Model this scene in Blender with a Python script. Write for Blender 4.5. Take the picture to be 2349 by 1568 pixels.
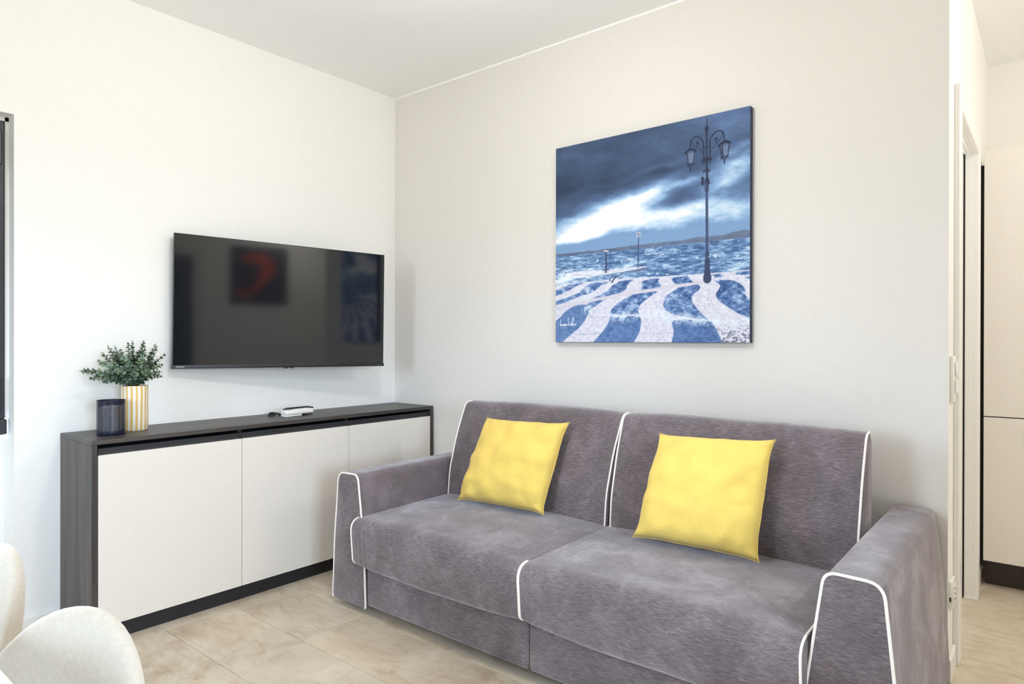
import bpy, bmesh, math, random
import numpy as np
from mathutils import Vector, Matrix, noise as mnoise

R = math.radians
random.seed(7)
for o in list(bpy.data.objects):
    bpy.data.objects.remove(o)
SC = bpy.context.scene
COL = SC.collection

# ------------------------------------------------------------------ camera
cam_d = bpy.data.cameras.new('camera')
cam = bpy.data.objects.new('camera', cam_d)
COL.objects.link(cam)
cam_d.sensor_fit = 'HORIZONTAL'
cam_d.sensor_width = 36.0
cam_d.lens = 1520.6 * 36.0 / 2349.0
cam_d.clip_start = 0.05
yaw, pit, rol = 0.6849, -0.0021, 0.0017
fw = Vector((math.cos(yaw) * math.cos(pit), math.sin(yaw) * math.cos(pit), math.sin(pit)))
r0 = Vector((math.sin(yaw), -math.cos(yaw), 0))
u0 = r0.cross(fw)
rr = r0 * math.cos(rol) + u0 * math.sin(rol)
uu = rr.cross(fw)
m = Matrix.Identity(4)
for i in range(3):
    m[i][0], m[i][1], m[i][2] = rr[i], uu[i], -fw[i]
m[0][3], m[1][3], m[2][3] = -2.7552, -3.199, 1.1866
cam.matrix_world = m
SC.camera = cam

# ------------------------------------------------------------------ world, lights, exposure
SKY_STRENGTH = 43.0
W = bpy.data.worlds.new('overcast_sky')
SC.world = W
W.use_nodes = True
bg = W.node_tree.nodes['Background']
# plain overcast sky above the horizon, duller ground below it
SKY, GROUND = (0.675, 0.80, 1.0, 1), (0.20, 0.205, 0.20, 1)
wt = W.node_tree
wc = wt.nodes.new('ShaderNodeTexCoord')
wx = wt.nodes.new('ShaderNodeSeparateXYZ')
wr = wt.nodes.new('ShaderNodeValToRGB')
wt.links.new(wc.outputs['Generated'], wx.inputs[0])
wm = wt.nodes.new('ShaderNodeMath'); wm.operation = 'MULTIPLY_ADD'
wm.inputs[1].default_value = 0.5; wm.inputs[2].default_value = 0.5
wt.links.new(wx.outputs[2], wm.inputs[0])
wt.links.new(wm.outputs[0], wr.inputs[0])
wr.color_ramp.elements[0].position = 0.47; wr.color_ramp.elements[0].color = GROUND
wr.color_ramp.elements[1].position = 0.53; wr.color_ramp.elements[1].color = SKY
wt.links.new(wr.outputs[0], bg.inputs[0])
bg.inputs[1].default_value = SKY_STRENGTH

def area_light(name, loc, size, power, color, target=None, portal=False, size_y=None, shape='DISK'):
    d = bpy.data.lights.new(name, 'AREA')
    d.shape = shape
    d.size = size
    if size_y: d.size_y = size_y
    d.energy = power
    d.color = color
    o = bpy.data.objects.new(name, d)
    COL.objects.link(o)
    o.location = loc
    t = Vector(target) if target is not None else Vector(loc) - Vector((0, 0, 1))
    o.rotation_euler = (t - Vector(loc)).to_track_quat('-Z', 'Y').to_euler()
    if portal: d.cycles.is_portal = True
    return o

WARM = (1.0, 0.97, 0.945)
def globe(name, loc, radius, power, color):
    d = bpy.data.lights.new(name, 'POINT')
    d.energy = power
    d.color = color
    d.shadow_soft_size = radius
    o = bpy.data.objects.new(name, d)
    COL.objects.link(o)
    o.location = loc
    return o
globe('pendant_globe_living', (-1.45, -1.80, 2.30), 0.06, 31, WARM)
globe('pendant_globe_kitchen', (0.00, -4.30, 2.50), 0.08, 40, (1.0, 0.98, 0.95))
# portals guide the sky light through the window openings; the rear one is added for fill
area_light('window_portal_left', (-2.31, 0.28, 1.45), 0.72, 1, (1, 1, 1), (-2.31, -1, 1.45), True, 1.30, 'RECTANGLE')
area_light('added_window_portal', (-2.70, -5.15, 1.325), 1.24, 1, (1, 1, 1), (-2.70, -3, 1.325), True, 1.28, 'RECTANGLE')
area_light('window_portal_side', (-4.75, -1.36, 1.525), 0.76, 1, (1, 1, 1), (-3, -1.36, 1.525), True, 1.19, 'RECTANGLE')

vs = SC.view_settings
SC.display_settings.display_device = 'sRGB'
vs.view_transform = 'Standard'
vs.look = 'None'
vs.gamma = 1.0
vs.use_curve_mapping = False
vs.exposure = -0.05
SC.cycles.max_bounces = 12
SC.cycles.diffuse_bounces = 8
SC.cycles.sample_clamp_indirect = 6.0
SC.cycles.caustics_reflective = False
SC.cycles.caustics_refractive = False

# ------------------------------------------------------------------ helpers
def lin(c):
    return tuple((v / 255 / 12.92) if v / 255 <= 0.04045 else ((v / 255 + 0.055) / 1.055) ** 2.4 for v in c) + (1.0,)

def new_mat(name):
    m = bpy.data.materials.new(name)
    m.use_nodes = True
    nt = m.node_tree
    p = nt.nodes['Principled BSDF']
    return m, nt, p

def N(nt, t, **kw):
    n = nt.nodes.new(t)
    for k, v in kw.items():
        if k.startswith('i_'):
            n.inputs[int(k[2:])].default_value = v
        else:
            setattr(n, k, v)
    return n

def ramp(nt, src, stops):
    n = nt.nodes.new('ShaderNodeValToRGB')
    e = n.color_ramp.elements
    while len(e) < len(stops): e.new(0.5)
    for k, (pos, col) in enumerate(stops):
        e[k].position = pos
        e[k].color = col
    nt.links.new(src, n.inputs[0])
    return n

def coords(nt, scale=(1, 1, 1), rot=(0, 0, 0), kind='Object', rnd=False):
    tc = nt.nodes.new('ShaderNodeTexCoord')
    mp = nt.nodes.new('ShaderNodeMapping')
    mp.inputs['Scale'].default_value = scale
    mp.inputs['Rotation'].default_value = rot
    out = tc.outputs[kind]
    if rnd:
        oi = nt.nodes.new('ShaderNodeObjectInfo')
        ad = nt.nodes.new('ShaderNodeVectorMath'); ad.operation = 'MULTIPLY_ADD'
        cb = nt.nodes.new('ShaderNodeCombineXYZ')
        for k in range(3): nt.links.new(oi.outputs['Random'], cb.inputs[k])
        nt.links.new(cb.outputs[0], ad.inputs[0])
        ad.inputs[1].default_value = (37, 53, 71)
        nt.links.new(out, ad.inputs[2])
        out = ad.outputs[0]
    nt.links.new(out, mp.inputs[0])
    return mp.outputs[0]

def noise_n(nt, vec, scale, detail=4, rough=0.55, dist=0.0):
    n = nt.nodes.new('ShaderNodeTexNoise')
    n.inputs['Scale'].default_value = scale
    n.inputs['Detail'].default_value = detail
    n.inputs['Roughness'].default_value = rough
    n.inputs['Distortion'].default_value = dist
    nt.links.new(vec, n.inputs['Vector'])
    return n.outputs['Fac']

def mix_c(nt, fac, a, b, mode='MIX'):
    n = nt.nodes.new('ShaderNodeMix')
    n.data_type = 'RGBA'
    n.blend_type = mode
    for s, v in ((n.inputs[0], fac), (n.inputs[6], a), (n.inputs[7], b)):
        if hasattr(v, 'links') or isinstance(v, bpy.types.NodeSocket): nt.links.new(v, s)
        else: s.default_value = v
    return n.outputs[2]

def bump(nt, p, h, strength=0.2, dist=0.002):
    b = nt.nodes.new('ShaderNodeBump')
    b.inputs['Strength'].default_value = strength
    b.inputs['Distance'].default_value = dist
    nt.links.new(h, b.inputs['Height'])
    nt.links.new(b.outputs[0], p.inputs['Normal'])

def plain(name, rgb, rough=0.5, metal=0.0, spec=0.5, var=0.03, bumpy=0.0, nscale=30):
    m, nt, p = new_mat(name)
    v = coords(nt)
    f = noise_n(nt, v, nscale)
    c = lin(rgb)
    a = tuple(x * (1 - var) for x in c[:3]) + (1,)
    b = tuple(min(1, x * (1 + var)) for x in c[:3]) + (1,)
    r = ramp(nt, f, [(0.3, a), (0.7, b)])
    nt.links.new(r.outputs[0], p.inputs['Base Color'])
    p.inputs['Roughness'].default_value = rough
    p.inputs['Metallic'].default_value = metal
    p.inputs['Specular IOR Level'].default_value = spec
    if bumpy: bump(nt, p, f, bumpy, 0.001)
    return m

# objects -----------------------------------------------------------
def link(name, me, mat=None, parent=None, smooth=False, auto=None):
    o = bpy.data.objects.new(name, me)
    COL.objects.link(o)
    if mat and not me.materials: me.materials.append(mat)
    if parent is not None:
        o.parent = parent
    if smooth:
        me.polygons.foreach_set('use_smooth', [True] * len(me.polygons))
        if auto: me.set_sharp_from_angle(angle=R(auto))
    return o

def bm_obj(name, bm, mat=None, parent=None, smooth=False, auto=None):
    bmesh.ops.recalc_face_normals(bm, faces=bm.faces)
    me = bpy.data.meshes.new(name)
    bm.to_mesh(me)
    bm.free()
    return link(name, me, mat, parent, smooth, auto)

def tag(o, label=None, cat=None, group=None, kind=None):
    if label: o['label'] = label
    if cat: o['category'] = cat
    if group: o['group'] = group
    if kind: o['kind'] = kind
    return o

def thing(name, loc, label, cat, group=None, rz=0.0):
    o = bpy.data.objects.new(name, None)
    o.empty_display_size = 0.1
    COL.objects.link(o)
    o.location = loc
    o.rotation_euler = (0, 0, rz)
    return tag(o, label, cat, group)

def struct(name, loc=(0, 0, 0)):
    o = bpy.data.objects.new(name, None)
    COL.objects.link(o)
    o.location = loc
    return tag(o, kind='structure')

def bx(bm, lo, hi, bev=0.0, seg=2):
    lo, hi = Vector(lo), Vector(hi)
    c = (lo + hi) / 2
    s = hi - lo
    g = bmesh.ops.create_cube(bm, size=1.0)
    vsx = g['verts']
    for v in vsx:
        v.co = Vector((v.co.x * s.x + c.x, v.co.y * s.y + c.y, v.co.z * s.z + c.z))
    if bev:
        es = list({e for v in vsx for e in v.link_edges})
        bmesh.ops.bevel(bm, geom=es, offset=bev, segments=seg, profile=0.5, affect='EDGES')
    return bm

def box(name, lo, hi, mat, parent=None, bev=0.0, seg=2, base=(0, 0, 0)):
    """box given in world metres, stored relative to base (its parent's place)"""
    b = Vector(base)
    bm = bx(bmesh.new(), Vector(lo) - b, Vector(hi) - b, bev, seg)
    return bm_obj(name, bm, mat, parent, smooth=bool(bev), auto=35)

def tube(bm, pts, r, seg=8, closed=False):
    pts = [Vector(p) for p in pts]
    rings = []
    n = len(pts)
    up = None
    for i, p in enumerate(pts):
        a = pts[(i - 1) % n] if (i > 0 or closed) else p
        b = pts[(i + 1) % n] if (i < n - 1 or closed) else p
        t = (b - a).normalized()
        if up is None:
            up = Vector((0, 0, 1)) if abs(t.z) < 0.9 else Vector((1, 0, 0))
        s = t.cross(up).normalized()
        up = s.cross(t).normalized()
        rings.append([bm.verts.new(p + s * (math.cos(2 * math.pi * k / seg) * r) + up * (math.sin(2 * math.pi * k / seg) * r)) for k in range(seg)])
    m_ = n if closed else n - 1
    for i in range(m_):
        A, B = rings[i], rings[(i + 1) % n]
        for k in range(seg):
            bm.faces.new((A[k], A[(k + 1) % seg], B[(k + 1) % seg], B[k]))
    if not closed:
        bm.faces.new(rings[0][::-1]); bm.faces.new(rings[-1])
    return bm

def lathe(bm, prof, c=(0, 0, 0), seg=48, cap=True):
    rings = []
    for r, z in prof:
        rings.append([bm.verts.new((c[0] + r * math.cos(2 * math.pi * k / seg), c[1] + r * math.sin(2 * math.pi * k / seg), c[2] + z)) for k in range(seg)])
    for i in range(len(prof) - 1):
        for k in range(seg):
            bm.faces.new((rings[i][k], rings[i][(k + 1) % seg], rings[i + 1][(k + 1) % seg], rings[i + 1][k]))
    if cap:
        bm.faces.new(rings[0][::-1]); bm.faces.new(rings[-1])
    return bm

def smooth_path(pts, n=6, closed=False):
    """Catmull-Rom through the points"""
    P = [Vector(p) for p in pts]
    out = []
    L = len(P)
    rng = range(L if closed else L - 1)
    for i in rng:
        p0 = P[(i - 1) % L] if (closed or i > 0) else P[i]
        p1 = P[i]
        p2 = P[(i + 1) % L]
        p3 = P[(i + 2) % L] if (closed or i + 2 < L) else p2
        for k in range(n):
            t = k / n
            out.append(0.5 * ((2 * p1) + (p2 - p0) * t + (2 * p0 - 5 * p1 + 4 * p2 - p3) * t * t + (3 * p1 - p0 - 3 * p2 + p3) * t ** 3))
    if not closed: out.append(P[-1])
    return out

def round_poly(pts, rad, seg=6):
    """2D polygon with rounded corners; rad = radius per corner"""
    out = []
    n = len(pts)
    for i in range(n):
        p = Vector(pts[i]); a = Vector(pts[i - 1]); b = Vector(pts[(i + 1) % n])
        r = rad[i]
        if r <= 0:
            out.append(p); continue
        da = (a - p).normalized(); db = (b - p).normalized()
        ang = da.angle(db)
        t = min(r / math.tan(ang / 2), (a - p).length * 0.49, (b - p).length * 0.49)
        A = p + da * t; B = p + db * t
        for k in range(seg + 1):
            s = k / seg
            out.append((1 - s) ** 2 * A + 2 * s * (1 - s) * p + s * s * B)
    return out

# ------------------------------------------------------------------ materials
M = {}
M['white_wall'] = plain('white_wall_paint', (243, 243, 240), 0.9, spec=0.2, var=0.01)
M['beige_wall'] = plain('beige_wall_paint', (229, 226, 221), 0.9, spec=0.2, var=0.01)
M['kitchen_wall'] = plain('warm_white_wall_paint', (241, 239, 233), 0.9, spec=0.2, var=0.01)
M['ceiling'] = plain('white_ceiling_paint', (249, 249, 249), 0.95, spec=0.1, var=0.005)
M['white_lacquer'] = plain('white_lacquer', (240, 239, 235), 0.35, var=0.01)
M['white_plastic'] = plain('white_plastic', (240, 239, 234), 0.35, var=0.01)
M['door_front'] = plain('pale_grey_laminate', (223, 217, 208), 0.45, var=0.012, nscale=60)
M['kitchen_front'] = plain('cream_laminate', (234, 229, 221), 0.5, var=0.012, nscale=60)
M['black_plinth'] = plain('black_plinth', (34, 33, 36), 0.5, var=0.05)
M['brown_plinth'] = plain('brown_black_plinth', (52, 44, 40), 0.5, var=0.05)
M['black_channel'] = plain('black_anodised_metal', (50, 51, 55), 0.45, metal=0.2, var=0.04)
M['dark_gap'] = plain('dark_gap', (24, 20, 16), 0.8, var=0.02)
M['grout'] = plain('grout', (184, 172, 154), 0.9)
M['black_frame'] = plain('anthracite_window_frame', (40, 40, 46), 0.45, var=0.05)
M['tv_black'] = plain('black_tv_plastic', (22, 23, 27), 0.4, var=0.05)
M['black_rubber'] = plain('black_rubber', (26, 26, 28), 0.55, var=0.05)
M['letter'] = plain('silver_lettering', (205, 205, 205), 0.4, var=0.01)
M['piping'] = plain('cream_piping_cord', (240, 234, 226), 0.7, var=0.03, bumpy=0.2, nscale=300)
M['black_metal'] = plain('navy_black_metal', (34, 38, 56), 0.32, metal=0.35, var=0.06)
M['foot'] = plain('black_plastic_foot', (30, 30, 30), 0.6)
M['canvas_edge'] = plain('dark_canvas_edge', (48, 54, 74), 0.85, var=0.1)
M['chrome'] = plain('brushed_steel', (190, 190, 190), 0.25, metal=1.0)
M['table_top'] = plain('white_table_laminate', (244, 243, 241), 0.35, var=0.005)
M['stem'] = plain('olive_stem', (96, 104, 78), 0.7, var=0.15)

def mat_tiles():
    m, nt, p = new_mat('beige_stone_plank')
    v = coords(nt, (1, 1, 1), rnd=True)
    n1 = noise_n(nt, v, 2.6, 8, 0.68, 0.6)
    base = ramp(nt, n1, [(0.30, lin((176, 160, 138))), (0.46, lin((202, 189, 168))), (0.60, lin((213, 202, 183))), (0.74, lin((222, 213, 197)))])
    v2 = coords(nt, (3.4, 1.0, 1), (0, 0, R(28)), rnd=True)
    n2 = noise_n(nt, v2, 3.2, 9, 0.78, 1.3)
    streak = ramp(nt, n2, [(0.50, (1, 1, 1, 1)), (0.60, (0.85, 0.81, 0.76, 1)), (0.72, (0.62, 0.55, 0.48, 1))])
    c = mix_c(nt, 0.9, base.outputs[0], streak.outputs[0], 'MULTIPLY')
    n3 = noise_n(nt, v, 60, 6, 0.75)
    speck = ramp(nt, n3, [(0.30, (0.84, 0.81, 0.78, 1)), (0.46, (1, 1, 1, 1))])
    c = mix_c(nt, 0.55, c, speck.outputs[0], 'MULTIPLY')
    n4 = noise_n(nt, v, 1.3, 3, 0.5)
    tan = ramp(nt, n4, [(0.5, (1, 1, 1, 1)), (0.72, (1.0, 0.95, 0.88, 1))])
    c = mix_c(nt, 0.8, c, tan.outputs[0], 'MULTIPLY')
    nt.links.new(c, p.inputs['Base Color'])
    p.inputs['Roughness'].default_value = 0.5
    p.inputs['Specular IOR Level'].default_value = 0.35
    bump(nt, p, n3, 0.25, 0.0015)
    return m
M['tile'] = mat_tiles()

def mat_wood(axis):
    m, nt, p = new_mat('grey_brown_oak_' + axis)
    sc = {'x': (1.3, 24, 24), 'z': (24, 24, 1.3)}[axis]
    v = coords(nt, sc)
    n1 = noise_n(nt, v, 1.0, 7, 0.62, 0.35)
    base = ramp(nt, n1, [(0.30, lin((42, 38, 37))), (0.45, lin((63, 57, 55))), (0.58, lin((80, 74, 71))), (0.72, lin((97, 91, 87)))])
    v2 = coords(nt, tuple(s * 5 if s > 5 else s * 2.2 for s in sc))
    n2 = noise_n(nt, v2, 1.0, 5, 0.7)
    fine = ramp(nt, n2, [(0.36, (0.62, 0.60, 0.58, 1)), (0.55, (1, 1, 1, 1))])
    c = mix_c(nt, 0.7, base.outputs[0], fine.outputs[0], 'MULTIPLY')
    nt.links.new(c, p.inputs['Base Color'])
    p.inputs['Roughness'].default_value = 0.42
    bump(nt, p, n2, 0.25, 0.0006)
    return m
M['wood_x'] = mat_wood('x')
M['wood_z'] = mat_wood('z')

def mat_velour(name, sc):
    m, nt, p = new_mat(name)
    v = coords(nt, sc)
    n1 = noise_n(nt, v, 1.0, 3, 0.65)
    base = ramp(nt, n1, [(0.26, lin((82, 75, 78))), (0.50, lin((107, 98, 101))), (0.74, lin((136, 126, 130)))])
    v2 = coords(nt)
    n2 = noise_n(nt, v2, 6.5, 5, 0.62, 0.4)
    nap = ramp(nt, n2, [(0.36, (0.80, 0.80, 0.80, 1)), (0.52, (1, 1, 1, 1)), (0.66, (1.32, 1.32, 1.33, 1))])
    c = mix_c(nt, 0.8, base.outputs[0], nap.outputs[0], 'MULTIPLY')
    nt.links.new(c, p.inputs['Base Color'])
    p.inputs['Roughness'].default_value = 0.85
    p.inputs['Specular IOR Level'].default_value = 0.15
    p.inputs['Sheen Weight'].default_value = 0.70
    p.inputs['Sheen Roughness'].default_value = 0.45
    nt.links.new(mix_c(nt, 1.0, nap.outputs[0], (0.75, 0.73, 0.76, 1), 'MULTIPLY'), p.inputs['Sheen Tint'])
    bump(nt, p, n1, 0.3, 0.0012)
    return m
M['velour'] = mat_velour('grey_brown_velour', (430, 40, 430))
M['velour_arm'] = M['velour']

def mat_yellow():
    m, nt, p = new_mat('yellow_cotton')
    v = coords(nt, (220, 220, 220))
    n1 = noise_n(nt, v, 1.0, 3, 0.6)
    base = ramp(nt, n1, [(0.3, lin((228, 196, 98))), (0.7, lin((236, 208, 116)))])
    nt.links.new(base.outputs[0], p.inputs['Base Color'])
    p.inputs['Roughness'].default_value = 0.9
    p.inputs['Specular IOR Level'].default_value = 0.1
    p.inputs['Sheen Weight'].default_value = 0.15
    v2 = coords(nt)
    n2 = noise_n(nt, v2, 9, 3, 0.5, 0.8)
    ad = N(nt, 'ShaderNodeMath', operation='MULTIPLY_ADD'); ad.inputs[1].default_value = 0.06
    nt.links.new(n1, ad.inputs[0]); nt.links.new(n2, ad.inputs[2])
    bump(nt, p, ad.outputs[0], 0.35, 0.010)
    return m
M['yellow'] = mat_yellow()

def mat_boucle():
    m, nt, p = new_mat('cream_velvet')
    v = coords(nt)
    n1 = noise_n(nt, v, 140, 4, 0.7)
    base = ramp(nt, n1, [(0.3, lin((194, 186, 172))), (0.7, lin((206, 199, 186)))])
    nt.links.new(base.outputs[0], p.inputs['Base Color'])
    p.inputs['Roughness'].default_value = 0.9
    p.inputs['Specular IOR Level'].default_value = 0.1
    p.inputs['Sheen Weight'].default_value = 0.3
    n2 = noise_n(nt, v, 14, 3, 0.5, 0.5)
    bump(nt, p, n2, 0.2, 0.004)
    return m
M['cream'] = mat_boucle()

def mat_screen():
    m, nt, p = new_mat('glossy_black_screen')
    v = coords(nt)
    f = noise_n(nt, v, 3)
    r = ramp(nt, f, [(0.3, (0.006, 0.007, 0.009, 1)), (0.7, (0.008, 0.009, 0.012, 1))])
    nt.links.new(r.outputs[0], p.inputs['Base Color'])
    p.inputs['Roughness'].default_value = 0.07
    p.inputs['IOR'].default_value = 1.55
    return m
M['screen'] = mat_screen()

def mat_glass():
    m = bpy.data.materials.new('window_glass')
    m.use_nodes = True
    nt = m.node_tree
    nt.nodes.clear()
    out = N(nt, 'ShaderNodeOutputMaterial')
    tr = N(nt, 'ShaderNodeBsdfTransparent'); tr.inputs[0].default_value = (0.95, 0.97, 0.97, 1)
    gl = N(nt, 'ShaderNodeBsdfGlossy'); gl.inputs['Roughness'].default_value = 0.02
    fr = N(nt, 'ShaderNodeFresnel'); fr.inputs[0].default_value = 1.45
    mx = N(nt, 'ShaderNodeMixShader')
    nt.links.new(fr.outputs[0], mx.inputs[0]); nt.links.new(tr.outputs[0], mx.inputs[1]); nt.links.new(gl.outputs[0], mx.inputs[2])
    nt.links.new(mx.outputs[0], out.inputs[0])
    return m
M['glass'] = mat_glass()

def mat_stripes():
    m, nt, p = new_mat('yellow_and_white_striped_glaze')
    tc = N(nt, 'ShaderNodeTexCoord')
    sx = N(nt, 'ShaderNodeSeparateXYZ'); nt.links.new(tc.outputs['Object'], sx.inputs[0])
    at = N(nt, 'ShaderNodeMath', operation='ARCTAN2'); nt.links.new(sx.outputs[1], at.inputs[0]); nt.links.new(sx.outputs[0], at.inputs[1])
    nz = noise_n(nt, coords(nt, (6, 6, 9)), 1.0, 2)
    ad = N(nt, 'ShaderNodeMath', operation='MULTIPLY_ADD'); nt.links.new(nz, ad.inputs[0]); ad.inputs[1].default_value = 0.10; nt.links.new(at.outputs[0], ad.inputs[2])
    ml = N(nt, 'ShaderNodeMath', operation='MULTIPLY'); nt.links.new(ad.outputs[0], ml.inputs[0]); ml.inputs[1].default_value = 17.0
    sn = N(nt, 'ShaderNodeMath', operation='SINE'); nt.links.new(ml.outputs[0], sn.inputs[0])
    r = ramp(nt, sn.outputs[0], [(0.0, lin((240, 238, 230))), (0.02, lin((240, 238, 230))), (0.16, lin((228, 192, 112))), (1.0, lin((222, 184, 102)))])
    nt.links.new(r.outputs[0], p.inputs['Base Color'])
    p.inputs['Roughness'].default_value = 0.45
    return m
M['stripes'] = mat_stripes()

def mat_leaf():
    m, nt, p = new_mat('eucalyptus_leaf')
    oi = N(nt, 'ShaderNodeObjectInfo')
    gi = N(nt, 'ShaderNodeNewGeometry')
    ad = N(nt, 'ShaderNodeMath', operation='ADD'); nt.links.new(oi.outputs['Random'], ad.inputs[0]); nt.links.new(gi.outputs['Random Per Island'], ad.inputs[1])
    fr = N(nt, 'ShaderNodeMath', operation='FRACT'); nt.links.new(ad.outputs[0], fr.inputs[0])
    r = ramp(nt, fr.outputs[0], [(0.0, lin((52, 74, 60))), (0.30, lin((78, 102, 82))), (0.55, lin((108, 132, 104))), (0.75, lin((146, 164, 126))), (1.0, lin((168, 192, 180)))])
    nt.links.new(r.outputs[0], p.inputs['Base Color'])
    p.inputs['Roughness'].default_value = 0.5
    return m
M['leaf'] = mat_leaf()

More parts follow.
